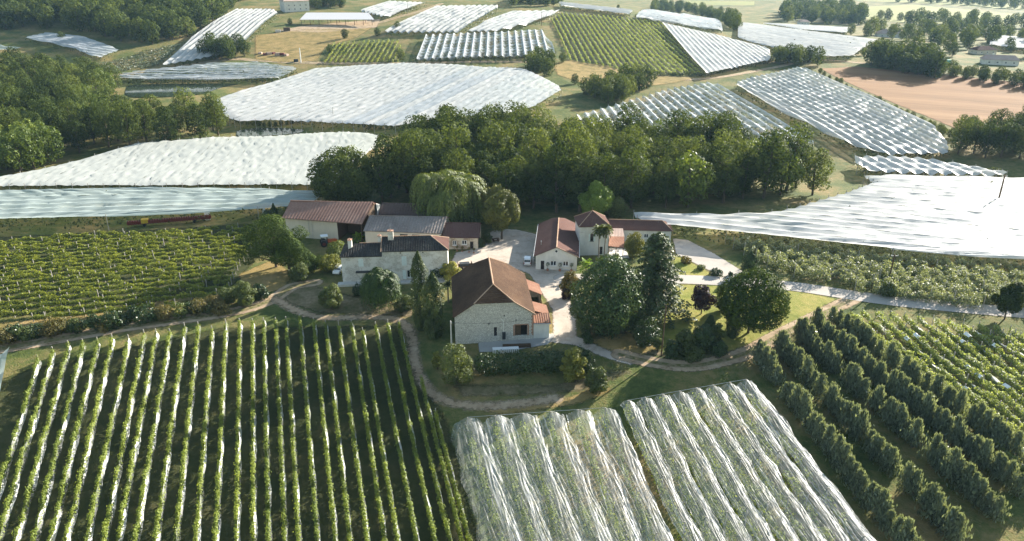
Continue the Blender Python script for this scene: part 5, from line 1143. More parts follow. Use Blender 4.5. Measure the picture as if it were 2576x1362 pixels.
def column_px(ub, vb, vt, w, material, label, name='cypress', leaf=.3, tip=.5):
    p, H, Wd = measure(ub, vb, vt, w); rng = rg(); n = int(4.5 * math.pi * Wd * H / (leaf * leaf * .3)); n = min(n, 9000); q = rng.random(n); a = rng.random(n) * 6.283
    prof = np.clip(np.minimum(1, (1 - q) / tip * .9 + .08), 0, 1) * np.minimum(1, .55 + q * 5)
    lump = 1 + .20 * np.sin(a * 3 + q * 11) + .14 * np.sin(a * 5 - q * 23) + rng.normal(0, .07, n)
    r = Wd / 2 * prof * lump * (1 - .25 * rng.random(n) ** 2); C = np.stack([r * np.cos(a), r * np.sin(a), q * H], 1)
    Nn = np.stack([np.cos(a), np.sin(a), .25 + 0 * a], 1) + rng.normal(0, .4, (n, 3)); var = np.clip(.5 + (lump - 1) * 1.6 + rng.normal(0, .18, n), 0, 1)
    tb = MB(); tb.tube([(0, 0, -.4), (0, 0, H * .7)], [.16, .04], 6)
    return grown(name, p, cloud_mesh('crown', C, Nn, leaf, material, rng, var, .45, 1.0), tb, label)
def conifer_px(ub, vb, vt, w, material, label, name='cedar', leaf=.56):
    p, H, Wd = measure(ub, vb, vt, w); rng = rg(); Cs, Ns, Vs = [], [], []; tb = MB(); tb.tube([(0, 0, -.5), (0, 0, H * .5), (0, 0, H * .98)], [H * .026, H * .014, .03], 8)
    nb = 190
    for k in range(nb):
        q = (k + .5) / nb; z = H * (.06 + .92 * q); L_ = Wd / 2 * (1.05 - q) ** .62 * (.45 + .62 * rng.random() ** .7) + .25; a = k * 2.39996 + rng.normal(0, .25)
        d = np.array([math.cos(a), math.sin(a)]); m = int(30 + 110 * L_ / (Wd / 2)); s = rng.random(m) ** .7; wid = .10 + .30 * L_ * s * (1.1 - s)
        lat = rng.normal(0, 1, m) * wid; zz = z + L_ * (.16 * s - .30 * s ** 2) + rng.normal(0, .09, m) - .25 * np.abs(lat)
        Cs.append(np.stack([d[0] * L_ * s - d[1] * lat, d[1] * L_ * s + d[0] * lat, zz], 1)); Ns.append(np.stack([d[0] * .5 + 0 * s, d[1] * .5 + 0 * s, .9 + 0 * s], 1) + rng.normal(0, .5, (m, 3))); Vs.append(np.clip(.15 + .75 * s + rng.normal(0, .2, m), 0, 1))
        if k % 2 == 0: tb.tube([(0, 0, z - .1), (d[0] * L_ * .55, d[1] * L_ * .55, z + .04 * L_), (d[0] * L_ * .95, d[1] * L_ * .95, z - .12 * L_)], [.07, .045, .015], 4)
    return grown(name, p, cloud_mesh('crown', np.concatenate(Cs), np.concatenate(Ns), leaf, material, rng, np.concatenate(Vs), .5), tb, label)
def weeping_px(ub, vb, vt, w, material, label, name, leaf=.35, domes=7):
    p, H, Wd = measure(ub, vb, vt, w); rng = rg(); Rr = Wd / 2; Cs, Ns, Vs = [], [], []
    for k in range(domes):
        a = k * 2.4; o = 0 if k == 0 else Rr * (.35 + .3 * rng.random()); cx, cy_ = o * math.cos(a), o * math.sin(a); top = H * (1.0 if k == 0 else .58 + .38 * rng.random()); rr = Rr * (.34 + .2 * rng.random())
        for st in range(70):
            b = rng.random() * 6.283; m = 24; s = np.linspace(0, 1, m) + rng.normal(0, .02, m); rad = rr * (1 - (1 - np.clip(s, 0, 1)) ** 2.2) * (.8 + .25 * rng.random())
            z = top - top * (.40 + .55 * rng.random()) * np.clip(s, 0, 1) ** 2.1
            Cs.append(np.stack([cx + rad * math.cos(b), cy_ + rad * math.sin(b), np.maximum(z, .1)], 1) + rng.normal(0, .10, (m, 3))); Ns.append(np.stack([np.full(m, math.cos(b)), np.full(m, math.sin(b)), 1.1 - s], 1) + rng.normal(0, .25, (m, 3)))
            t = rng.random(); Vs.append(np.clip(.2 + .6 * t + rng.normal(0, .15, m), 0, 1))
    tb = trunk_mb(rng, H * .8, H * .02, 5, H * .3, Rr * .5)
    return grown(name, p, cloud_mesh('crown', np.concatenate(Cs), np.concatenate(Ns), leaf, material, rng, np.concatenate(Vs), .4, 1.0), tb, label)
def pine_px(ub, vb, clumps, material, label, name='umbrella_pine', leaf=.38):
    """clumps: picture centre u,v and width of every flat needle clump, all at the tree's own distance"""
    p = at(ub, vb); rng = rg(); tb = MB(); tb.mt = 'bark'; lob = []; dep0 = p.y * CP + (CAM_H - p.z) * SP
    for u, v, w, dy in clumps:
        d = (v - 681) / FOC; t = (p.y + dy) / (CP - d * SP); z = CAM_H + t * (-SP - d * CP) - p.z; x = (u - 1288) / FOC * t - p.x; r = w / 2 * t / FOC
        for k in range(4): lob.append((x + rng.normal(0, r * .38), dy + rng.normal(0, r * .38), z + rng.normal(0, r * .16), r * (.52 + .16 * rng.random())))
        zt = max(1.5, z * .45); tb.tube([(0, 0, zt * .7), (x * .5, dy * .5, zt + (z - zt) * .4), (x, dy, z)], [.2, .13, .05], 6)
    zm = max(l[2] for l in lob); tb.tube([(0, 0, -.5), (0, 0, zm * .4), (.2, .1, zm * .7)], [.34, .27, .16], 8)
    n = int(sum(l[3] ** 2 for l in lob) * 6.3 * 2.6 / (leaf * leaf * .31)); C, Nn, var = lobed(rng, lob, min(n, 14000), .14, .28)
    Nn[:, 2] += .25
    return grown(name, p, cloud_mesh('crown', C, Nn, leaf, material, rng, var, .5), tb, label)
def frond_px(ub, vb, vt, w, material, label, name, nf=22, fl=1.6, stems=((0, 0),), trunk=True, wide=.34):
    p, H, Wd = measure(ub, vb, vt, w); rng = rg(); Cs, Ns, Vs, Tb = [], [], [], MB()
    for sx, sy in stems:
        h = (H - fl * .55) if trunk else .15; Tb.tube([(sx, sy, -.3), (sx * 1.1, sy, h * .5), (sx * 1.2, sy, h)], [.17, .14, .16], 8); Tb.mt = 'palebark'
        for k in range(nf):
            a = k * 2.39996; el = 1.15 - 1.9 * ((k + .5) / nf); m = 22; s = np.linspace(.12, 1, m); d = np.array([math.cos(a), math.sin(a)]); r = fl * s * math.cos(el) if abs(el) < 1.5 else fl * s * .1
            z = h + fl * (s * math.sin(el) - .45 * s ** 2); lat = rng.normal(0, 1, m) * wide * .5 * np.sin(s * 3.0 + .1)
            Cs.append(np.stack([sx * 1.2 + d[0] * r - d[1] * lat, sy + d[1] * r + d[0] * lat, z - .3 * np.abs(lat)], 1)); Ns.append(np.stack([-d[0] * math.sin(el) + 0 * s, -d[1] * math.sin(el) + 0 * s, math.cos(el) + .4 + 0 * s], 1) + rng.normal(0, .35, (m, 3)))
            Vs.append(np.clip((.7 if el > -.2 else .3) + rng.normal(0, .2, m), 0, 1))
    return grown(name, p, cloud_mesh('crown', np.concatenate(Cs), np.concatenate(Ns), wide * 1.15, material, rng, np.concatenate(Vs), .5), Tb, label)
def hedge_px(a, b, width, height, material, label, name='hedge', leaf=.30):
    A, B_ = at(*a), at(*b); L_ = (B_.xy - A.xy).length; d = (B_.xy - A.xy) / L_; nn = Vector((-d.y, d.x)); rng = rg(); lob = []; t = 0.0
    while t < L_:
        for q in (-1, 0, 1):
            lt = q * width * .26 + rng.normal(0, width * .06); x, y = d.x * t + nn.x * lt, d.y * t + nn.y * lt; g = T(A.x + x, A.y + y) - A.z; r = width * .30 * (.8 + .45 * rng.random())
            lob.append((x, y, g + height - r * (.9 + .3 * rng.random()), r)); lob.append((x + rng.normal(0, .2), y + rng.normal(0, .2), g + height * .42, r * 1.05))
        t += width * .27
    n = int(min(17000, (L_ * (2 * height + width)) * 3.6 / (leaf * leaf * .31))); C, Nn, var = lobed(rng, lob, n, .16)
    e = empty(name, A); link('foliage', cloud_mesh('foliage', C, Nn, leaf, material, rng, var), e)
    m = MB(); [m.tube([(d.x * t, d.y * t, T(A.x + d.x * t, A.y + d.y * t) - A.z - .2), (d.x * t, d.y * t, T(A.x + d.x * t, A.y + d.y * t) - A.z + height * .7)], .05, 5) for t in np.arange(.5, L_, 2.5)]; o = m.build('stems', 'bark', e); o['kind'] = 'stuff'
    return tag(e, label, 'hedge')
# garden on the right
broad_px(1527, 838, 640, 164, 'magnolia', 'big glossy dark broadleaf tree beside the courtyard drive', 'magnolia_tree', .02, 26, .46, 3.6, .62, (.34, .5))
conifer_px(1643, 792, 584, 205, 'cedar', 'tall layered cedar between the glossy tree and the lawn')
bush_px(1623, 866, 803, 76, 'hedge', 'dark clipped ball bush below the cedar', .24, None, 3.2, 'clipped_bush', 7)
broad_px(1882, 838, 690, 158, 'pine', 'round dense umbrella pine on the lawn', 'umbrella_pine', .16, 30, .46, 4.2, .95, (.34, .46))
column_px(1841, 848, 744, 32, 'cypress', 'thin black cypress beside the round pine', 'cypress', .26)
broad_px(1764, 790, 718, 62, 'purple', 'small purple-leaved plum tree on the lawn', 'plum_tree', .2, 10, .34, 2.4)
bush_px(1816, 784, 748, 36, 'shrub', 'light green shrub between plum and pine')
column_px(1884, 690, 634, 37, 'hedge', 'clipped columnar bush beside the lane', 'columnar_bush', .26, .35)
broad_px(2527, 803, 716, 78, 'oak', 'small dark tree beside the lane near the pale vines', 'young_tree', .25, 10, .34)
bush_px(2232, 746, 712, 42, 'shrub', 'round bush at the foot of the lane pole', .3)
for u, v, t, w, m_, lb in ((1800, 693, 678, 30, 'hedge', 'dark shrub on the forecourt edge'), (1838, 695, 684, 14, 'hedge', 'tiny dark shrub next to the forecourt shrub'), (1762, 678, 668, 22, 'shrub', 'low shrub halfway along the forecourt edge'), (1725, 662, 648, 26, 'redshrub', 'reddish shrub at the top of the forecourt edge'),
                           (1433, 750, 682, 50, 'redshrub', 'tall reddish yellow shrub at the drive corner'), (1425, 752, 728, 30, 'purple', 'low dark red shrub under the reddish yellow shrub'), (1595, 645, 588, 52, 'chestnut', 'bronze evergreen beside the tiled porch'), (1548, 672, 640, 30, 'shrub', 'small shrub in front of the tower'),
                           (1720, 892, 828, 52, 'shrub', 'leafy shrub right of the wooden pole'), (1765, 884, 820, 56, 'hedge', 'dark shrub between the pole and the thin cypress'), (1800, 872, 815, 40, 'shrub', 'tallish shrub left of the thin cypress'), (1690, 900, 858, 44, 'hedge', 'dark low shrub at the pole foot'), (1655, 880, 850, 26, 'shrub', 'small shrub between ball bush and pole'),
                           (1740, 905, 872, 50, 'shrub', 'low shrub above the sandy track'), (1810, 895, 862, 40, 'hedge', 'low dark shrub at the sandy track bend')):
    bush_px(u, v, t, w, m_, lb, .28)
frond_px(1474, 694, 650, 46, 'banana', 'bright banana plant beside the glossy tree', 'banana_plant', 14, 2.0, ((0, 0),), True, .6)
frond_px(1512, 655, 566, 46, 'palm', 'pair of fan palms in front of the tower', 'fan_palm', 40, 1.75, ((-.6, 0), (.7, .3)), True, .5)
conifer_px(1784, 838, 795, 30, 'cypress', 'small dark spiky conifer on the lawn', 'young_conifer', .3)
# garden on the left and front
weeping_px(958, 775, 682, 118, 'weeping', 'weeping dome-shaped green conifer before the farmhouse', 'weeping_conifer', .34, 15)
bush_px(834, 778, 722, 60, 'shrub', 'round light green bush on the shaded lawn', .3, None, 2.8)
column_px(1060, 828, 632, 36, 'cypress', 'tallest cypress left of the barn', 'cypress', .32, .2)
column_px(1094, 848, 686, 46, 'cypress', 'broader cypress closest to the barn wall', 'cypress', .32, .22)
broad_px(1133, 706, 658, 52, 'yellowshrub', 'yellow-green fig tree at the farmhouse corner', 'fig_tree', .1, 9, .36)
frond_px(1128, 762, 706, 36, 'palm', 'pale yucca beside the barn', 'yucca', 22, 1.3, ((0, 0),), True, .35)
for u, v, t, w, m_, lb in ((1020, 782, 750, 52, 'shrub', 'olive shrub right of the weeping conifer'), (1100, 700, 668, 40, 'hedge', 'dark shrub against the farmhouse wall'), (756, 706, 666, 48, 'shrub', 'silvery shrub below the umbrella pines'), (832, 682, 646, 58, 'yellowshrub', 'yellow flowering shrub left of the parked car'),
                           (850, 652, 612, 48, 'willow', 'feathery light shrub behind the yellow shrub'), (620, 766, 712, 62, 'shrub', 'big shrub on the bank above the track'), (575, 762, 730, 55, 'shrub', 'shrub on the bank by the old vines'), (655, 752, 720, 44, 'hedge', 'dark shrub beside the track fork'), (540, 775, 748, 50, 'weeds', 'brownish shrub at the bank end'),
                           (1150, 968, 866, 82, 'shrub', 'loose olive-green bush at the white pole'), (1100, 930, 882, 26, 'yellowshrub', 'thin yellow-green shrub left of the white pole'), (1440, 958, 872, 68, 'yellowshrub', 'sunlit bush at the right hedge end'), (1500, 985, 930, 60, 'shrub', 'shaded shrub below the drive'), (1475, 940, 885, 40, 'hedge', 'dark shrub between hedge and drive'),
                           (905, 742, 722, 40, 'hedge', 'low dark shrub beneath the farmhouse wall'), (1045, 765, 730, 24, 'shrub', 'pale shrub left of the tallest cypress'), (1205, 622, 596, 18, 'hedge', 'dark shrub at the cottage corner'), (1228, 612, 588, 22, 'shrub', 'shrub behind the cottage corner')):
    bush_px(u, v, t, w, m_, lb, .28)
for k in range(22):
    u = -10 + k * 27 + rnd.uniform(-8, 8); v = 862 - (u / 560) * 78 + rnd.uniform(-8, 6)
    bush_px(u, v, v - rnd.uniform(20, 40), rnd.uniform(34, 62), rnd.choice(['weeds', 'shrub', 'weeds', 'hedge']), 'rough bramble bush on the bank, %s along the track from the white net corner' % ordinal(k + 1), .34, 'bramble bushes on the bank', 1.5, 'bramble_bush', 5)
hedge_px((1212, 938), (1462, 925), 3.8, 3.1, 'hedge', 'long dark clipped hedge below the barn terrace')
hedge_px((1478, 866), (1456, 760), 1.2, 1.0, 'hedge', 'low hedge along the courtyard drive', 'hedge', .24)
frond_px(903, 608, 584, 30, 'banana', 'bright banana plant before the hangar opening', 'banana_plant', 16, 1.7, ((0, 0),), True, .5)
bush_px(935, 606, 582, 44, 'hedge', 'dark creeper on the grey shed wall', .3)
pine_px(695, 672, [(690, 572, 100, 1), (650, 590, 90, 0), (722, 585, 84, 1), (640, 625, 76, -1), (622, 640, 64, -2), (690, 605, 84, -1), (665, 567, 80, 2)], 'pine', 'broad umbrella pine nearest the old vines')
pine_px(728, 680, [(740, 620, 76, 0), (762, 640, 72, 0), (720, 648, 76, -1), (755, 662, 78, -1), (782, 655, 56, 1), (725, 602, 56, 1)], 'pine', 'lower umbrella pine between broad pine and farmhouse')
column_px(692, 556, 512, 18, 'cypress', 'little cypress at the left end of the red-roofed hangar')
bush_px(676, 556, 532, 30, 'hedge', 'dark bush beside the little hangar cypress', .3)
# trees round the yard
broad_px(872, 512, 374, 168, 'oak', 'broad spreading oak behind the red-roofed hangar', 'oak_tree', .05, 26, .66, 3.0, .85)
weeping_px(1128, 566, 430, 205, 'willow', 'large pale weeping willow behind the sheds', 'weeping_willow', .55, 26)
broad_px(1262, 602, 478, 88, 'chestnut', 'yellowing chestnut tree in the courtyard', 'chestnut_tree', .24, 26, .4, 3.0)
broad_px(1245, 570, 462, 84, 'chestnut', 'second chestnut behind the courtyard chestnut', 'chestnut_tree', .15, 24, .42, 3.0)
broad_px(1500, 552, 450, 90, 'poplar', 'bright green poplar behind the tower', 'poplar_tree', .04, 26, .46, 3.2, .25, (.2, .4))
bush_px(1548, 545, 505, 56, 'shrub', 'pale bush right of the bright poplar', .4)
# ---- woods
oaks = [broadleaf('oak%d' % k, 50 + k, 16.5 + k % 3, 4.6 + .4 * (k % 3), 1.5, 16 + 2 * k, 3600, .58, 'oak', 'bark', (.30, .5), .75, .14) for k in range(6)]
acs = [broadleaf('acacia%d' % k, 70 + k, 13, 4.8, 1.0, 15, 2800, .58, 'acacia', 'bark', (.3, .5), .8, .14) for k in range(3)]
fars = [broadleaf('far%d' % k, 90 + k, 14, 5.2, .8, 14, 1500, .95, 'oak', 'bark', (.32, .52), .8, .13) for k in range(4)]
def fill(poly, spacing, seed, protos, name, label, group, smin=.8, smax=1.15, mixp=None, edge=0):
    r = random.Random(seed); P2 = [tuple(p) for p in poly]; xs = [p[0] for p in P2]; ys = [p[1] for p in P2]; pts = []; tries = 0
    while tries < 9000 and len(pts) < 290:
        tries += 1; x, y = r.uniform(min(xs), max(xs)), r.uniform(min(ys), max(ys))
        if not inside(P2, np.array(x), np.array(y)): continue
        if any((x - a) ** 2 + (y - b) ** 2 < spacing ** 2 for a, b in pts): continue
        pts.append((x, y))
    # label every tree by its rank from the front edge and its place in that rank
    band = max(spacing * 1.6, (max(ys) - min(ys)) / 12); cnt = {}
    for x, y in sorted(pts, key=lambda q: (int((q[1] - min(ys)) / band), q[0] / q[1])):
        bi = int((y - min(ys)) / band); cnt[bi] = cnt.get(bi, 0) + 1; s = r.uniform(smin, smax)
        pr = r.choice(mixp) if mixp and r.random() < .22 else r.choice(protos)
        place(pr, name, x, y, s, r.uniform(0, 6.28), '%s, %s rank back, %s from left' % (label, ordinal(bi + 1), ordinal(cnt[bi])), 'tree', group, .3, s * r.uniform(.9, 1.12))
    return pts
fill([(-40, 209), (-24, 205), (-4, 200), (20, 199), (40, 201), (62, 208), (94, 219), (90, 236), (72, 262), (20, 272), (-29, 268), (-34, 236)], 6.3, 1, oaks, 'oak_tree', 'oak of the dense wood behind the farm', 'trees of the wood behind the farm', .82, 1.28, acs)
lw = px([(120, 398), (300, 384), (450, 372), (565, 348)]); lw = [Vector((p.x, p.y)) for p in lw]
fill([lw[0], lw[1], lw[2], lw[3], (-118, 308), (-160, 312), (-186, 332), (-208, 405), (-300, 425), (-330, 350), (-255, 285)], 8.0, 2, oaks, 'wood_tree', 'tree of the mixed wood by the pond', 'trees of the wood by the pond', .8, 1.12, acs)
fill(px([(-60, 440), (60, 440), (128, 415), (100, 395), (-60, 400)]), 5.0, 3, acs, 'acacia_tree', 'bright acacia beside the creamy net', 'bright acacias by the creamy net', .9, 1.2)
tl = px([(-80, 76), (130, 74), (215, 86), (330, 114), (430, 112), (500, 84), (560, 46), (592, 22)])
fill([(p.x, p.y) for p in tl] + [(tl[-1].x - 15, tl[-1].y + 90), (tl[4].x - 40, tl[4].y + 190), (tl[0].x - 60, tl[0].y + 130)], 10.5, 4, fars, 'forest_tree', 'tree of the far hillside forest', 'trees of the far hillside forest', 1.0, 1.5)
fill(px([(2398, 388), (2500, 402), (2660, 412), (2660, 372), (2440, 362)]), 5.6, 5, oaks, 'oak_tree', 'oak below the stubble field', 'trees of the wood below the stubble field', .7, .95)
for nm, pl, sp, sd, lb, grp, s0, s1 in (
    ('copse_tree', [(1462, 236), (1530, 262), (1570, 256), (1600, 240), (1632, 216), (1560, 224)], 6.5, 6, 'tree of the copse above the striped net', 'trees of the copse', .62, .9),
    ('copse_tree', [(1330, 186), (1375, 192), (1392, 172), (1350, 160)], 6, 7, 'tree of the clump beside the clearing', 'clump beside the clearing', .55, .8),
    ('copse_tree', [(505, 148), (560, 154), (622, 146), (600, 132), (530, 134)], 6.5, 8, 'tree of the clump below the steep net', 'clump below the steep net', .7, .95),
    ('conifer_clump_tree', [(2188, 166), (2260, 184), (2352, 196), (2345, 172), (2220, 152)], 6.5, 9, 'dark tree of the clump behind the stubble', 'clump behind the stubble field', .85, 1.2),
    ('copse_tree', [(1945, 164), (2000, 166), (2060, 166), (2055, 156), (1950, 154)], 7, 10, 'tree of the row beside the stubble', 'row beside the stubble field', .65, .95),
    ('hedgerow_tree', [(2352, 190), (2460, 206), (2640, 232), (2640, 220), (2460, 194), (2352, 180)], 6.0, 11, 'tree of the hedgerow along the stubble', 'hedgerow along the stubble', .45, .65),
    ('forest_tree', [(1962, 56), (2060, 60), (2160, 66), (2170, 44), (2100, 26), (1980, 28)], 17, 12, 'tree behind the blazing net', 'trees behind the blazing net', 1.1, 1.6),
    ('forest_tree', [(1640, 30), (1740, 36), (1850, 62), (1856, 84), (1830, 70), (1812, 46), (1720, 26), (1650, 18)], 14, 13, 'tree of the belt behind the patchy net', 'tree belt behind the patchy net', .7, 1.1),
    ('forest_tree', [(1280, 18), (1400, 20), (1410, 8), (1290, 6)], 10, 14, 'hilltop tree above the bright net wedge', 'hilltop trees', .6, 1.0),
    ('forest_tree', [(780, 24), (862, 20), (860, 10), (780, 12)], 8, 15, 'tree right of the white hilltop farmhouse', 'trees beside the hilltop farmhouse', .6, .9),
    ('hamlet_tree', [(2170, 92), (2290, 78), (2420, 72), (2580, 96), (2640, 150), (2560, 150), (2480, 118), (2400, 150), (2330, 110)], 19, 16, 'garden tree of the hazy hamlet', 'garden trees of the hamlet', .55, 1.1),
    ('meadow_tree', [(2180, 48), (2330, 64), (2480, 74), (2620, 80), (2620, 68), (2400, 54)], 22, 17, 'tree of the meadow behind the hamlet', 'meadow trees', .7, 1.4),
    ('far_tree', [(2250, 6), (2400, 12), (2640, 30), (2640, 18), (2400, 4)], 22, 18, 'tree of the farthest hazy tree line', 'farthest tree line', .8, 1.5)):
    fill(px(pl), sp, sd, fars, nm, lb, grp, s0, s1)
for k in range(26):   # bushes between the furrowed net and the stubble
    t = (k + .3 * rnd.random()) / 25; u = 2058 + (2400 - 2058) * t; v = 184 + (352 - 184) * t ** .95; p = at(u, v)
    place(fars[k % 4], 'hedge_bush', p.x + rnd.uniform(-.5, .5), p.y, rnd.uniform(.16, .32), rnd.uniform(0, 6), 'hedge bush between furrowed net and stubble, %s from the far end' % ordinal(k + 1), 'bush', 'bushes along the stubble field', .2)
for k in range(30):
    t = k / 29; u = 596 + (1000 - 596) * t; v = 308 + 10 * math.sin(t * 9) + 8 * t; p = at(u, v)
    place(fars[k % 4], 'hedge_bush', p.x, p.y, rnd.uniform(.14, .28), rnd.uniform(0, 6), 'bush in the hedge under the huge rumpled net, %s from the pond end' % ordinal(k + 1), 'bush', 'bushes below the rumpled net', .2)
for k, (u, v, s, lb) in enumerate(((1415, 158, .45, 'dark round bush at the pleated net corner'), (1446, 212, .4, 'small tree at the clearing edge'), (830, 132, .4, 'dark bush casting a shadow on the rough pasture'), (868, 98, .5, 'pale bush above the small vineyard'), (950, 92, .45, 'bush between hangar and small vineyard'), (1000, 80, .5, 'dark tree at the hilltop net corner'),
                                 (1008, 150, .5, 'tree at the right end of the small vineyard'), (1890, 210, .3, 'bush at the furrowed net corner'), (2170, 140, .4, 'bush at the blazing net corner'), (158, 108, .5, 'lone pale tree in front of the shaded net'), (1555, 22, .4, 'lone bush behind the thin net strip'), (730, 62, .35, 'dark bush left of the open hangar'),
                                 (2268, 100, .55, 'dark cypress-like tree in front of the villa'), (2140, 88, .7, 'tree at the villa end of the blazing net'), (2180, 70, .6, 'round tree behind the villa'), (2290, 72, 1.4, 'very large tree behind the villa'))):
    p = at(u, v); place(fars[k % 4], 'lone_tree', p.x, p.y, s, k, lb, 'tree', None, .3)

# ================================================================== poles, vehicles, small things
def pole(ub, vb, vt, mt, label, arm=True, r=.15, lean=0.0, wires=()):
    p, H, _ = measure(ub, vb, vt, 1); o = empty('utility_pole', (p.x, p.y, T(p.x, p.y))); m = MB(); m.tube([(0, 0, -.6), (lean, 0, H)], [r * 1.25, r * .8], 8); m.build('shaft', mt, o)
    if arm:
        m = MB(); m.box(-.8 + lean, .8 + lean, -.05, .05, H - .45, H - .32); m.build('cross_arm', 'steel', o)
        for x in (-.7, 0, .7): m = MB(); m.tube([(x + lean, 0, H - .32), (x + lean, 0, H - .1)], .05, 6); m.build('insulator', 'white', o)
    for q in wires:
        q = Vector(q) - o.location; a = Vector((lean, 0, H - .3)); m = MB(); m.tube([a.lerp(q, t) - Vector((0, 0, 4 * t * (1 - t) * .03 * (q - a).length)) for t in np.linspace(0, 1, 9)], .022, 4); m.build('wire', 'blue_dark', o)
    return tag(o, label, 'utility pole')
pole(2505, 530, 441, 'wood', 'dark pole rising through the dazzling white net', True, .24)
pole(2233, 714, 640, 'wood', 'wooden pole between the lane and the orchard', True, .16, .25, [at(1664, 896) + Vector((0, 0, 8.6))])
pole(1137, 905, 808, 'concrete_pole', 'white concrete pole at the barn corner', False, .14, 0, [(-9.8, 123.6, 3.5), (4.0, 124.9, 3.6)])
pole(1663, 896, 770, 'wood', 'bare wooden pole in the right garden', False, .12, .15)
pole(840, 310, 270, 'concrete_pole', 'pole below the huge rumpled net'); pole(757, 158, 121, 'white', 'white pole on the rough pasture', False, .28)
pole(1857, 312, 268, 'concrete_pole', 'grey pole inside the striped net', False, .25); pole(1026, 36, 2, 'post', 'pole on the hilltop beside the pale net'); pole(1362, 66, 30, 'wood', 'dark pole at the pleated net top')
m = MB(); m.box(-.7, .7, -.4, .4, 0, 1.3); m.box(-.8, .8, -.5, .5, 1.3, 1.4); o = m.build('electric_cabinet', 'white'); o.location = at(838, 311); tag(o, 'small white cabinet at the foot of the pole below the rumpled net', 'cabinet')

def car(loc, rz, label, L_=4.2, W=1.78, H=1.75, van=True):
    o = empty('parked_car', loc, rz); hw = W / 2     # nose towards +y
    prof = [(-L_ / 2, .35), (-L_ / 2 - .02, .9), (-L_ / 2 + .12, 1.0), (-L_ / 2 + .32, H - .12), (-L_ / 2 + .6, H), (L_ * .02, H), (L_ * .14, H - .1), (L_ * .30, 1.02), (L_ * .46, .86), (L_ / 2, .62), (L_ / 2, .35)]
    m = MB(); n = len(prof)
    def wid(z): return hw if z < .95 else hw - (z - .95) * .22
    Lf = [(-wid(z) + (.10 if abs(y) > L_ * .45 else 0), y, z) for y, z in prof]; Rt = [(-x, y, z) for x, y, z in Lf]
    m.add(Lf + Rt, [tuple(range(n))] + [tuple(range(n, 2 * n))[::-1]] + [(i, i + n, (i + 1) % n + n, (i + 1) % n) for i in range(n)]); b = m.build('body', 'car_white', o)
    def pane(pts, nm): mm = MB(); mm.add(pts, [tuple(range(len(pts)))]); mm.build(nm, 'glass', o)
    e = .015; w1 = wid(1.05); w2 = wid(H - .2)
    pane([(-w1 + .12, -L_ / 2 + .12 - e, 1.05), (w1 - .12, -L_ / 2 + .12 - e, 1.05), (w2 - .1, -L_ / 2 + .29 - e, H - .2), (-w2 + .1, -L_ / 2 + .29 - e, H - .2)], 'rear_window')
    pane([(-w1 + .1, L_ * .285 + e, 1.08), (w1 - .1, L_ * .285 + e, 1.08), (w2 - .06, L_ * .155 + e, H - .16), (-w2 + .06, L_ * .155 + e, H - .16)], 'windscreen')
    for s in (-1, 1):
        pane([(s * (w1 + e), -L_ * .40, 1.05), (s * (w1 + e), L_ * .22, 1.05), (s * (w2 + e), L_ * .11, H - .2), (s * (w2 + e), -L_ * .36, H - .2)], 'side_window')
        for y in (-L_ * .30, L_ * .31):
            mm = MB(); mm.tube([(s * (hw - .2), y, .32), (s * (hw + .01), y, .32)], .32, 14); wh = mm.build('wheel', 'rubber', o); mm = MB(); mm.tube([(s * hw, y, .32), (s * (hw + .03), y, .32)], .19, 10); mm.build('rim', 'steel', wh)
        mm = MB(); mm.box(s * .72 - .1, s * .72 + .1, -L_ / 2 - .05, -L_ / 2, .75, 1.0); mm.build('tail_light', 'red_light', o)
        mm = MB(); mm.box(s * .6 - .16, s * .6 + .16, L_ / 2 - .03, L_ / 2 + .03, .55, .72); mm.build('headlight', 'lamp_clear', o); mm = MB(); mm.box(s * (hw + .02), s * (hw + .2), L_ * .2, L_ * .2 + .12, 1.05, 1.2); mm.build('mirror', 'car_white', o)
    mm = MB(); mm.box(-.26, .26, -L_ / 2 - .05, -L_ / 2 - .02, .62, .74); mm.build('number_plate', 'white', o); mm = MB(); mm.box(-hw + .1, hw - .1, -L_ / 2 - .1, -L_ / 2, .3, .5); mm.build('bumper', 'steel', o)
    return tag(o, label, 'car')
car((3.6, 161.2, .06), R(-3), 'white estate car parked beside the hall'); p = at(848, 694); car((p.x, p.y + 2.0, T(p.x, p.y) + .02), R(172), 'pale car parked against the farmhouse end wall', 3.9, 1.7, 1.5)
# tractor
p = at(822, 618); o = empty('tractor', (p.x, p.y, T(p.x, p.y)), R(-70)); m = MB(); m.box(-.4, .4, .3, 2.3, .8, 1.5); m.box(-.35, .35, 2.3, 2.5, .9, 1.35); m.build('bonnet', 'orange', o)
m = MB(); m.box(-.75, .75, -1.2, .3, .8, 1.3); [m.box(x - .05, x + .05, y - .05, y + .05, 1.3, 2.5) for x in (-.68, .68) for y in (-1.1, .22)]; m.build('cab', 'blue_dark', o); m = MB(); m.box(-.85, .85, -1.3, .45, 2.5, 2.68); m.build('cab_roof', 'white', o)
for x in (-.95, .95):
    m = MB(); m.tube([(x - .22, -.7, .8), (x + .22, -.7, .8)], .8, 16); w_ = m.build('wheel', 'rubber', o); m = MB(); m.tube([(x - .24, -.7, .8), (x + .24, -.7, .8)], .42, 10); m.build('rim', 'red_metal', w_)
    m = MB(); m.tube([(x * .85 - .15, 1.7, .5), (x * .85 + .15, 1.7, .5)], .5, 14); m.build('wheel', 'rubber', o); m = MB(); m.tube([(x * .55, .4, 1.5), (x * .55, 2.6, 1.2), (x * .55, 3.2, .5)], .08, 5); m.build('loader_arm', 'orange', o)
tag(o, 'old tractor with white cab roof in front of the hangar', 'tractor')
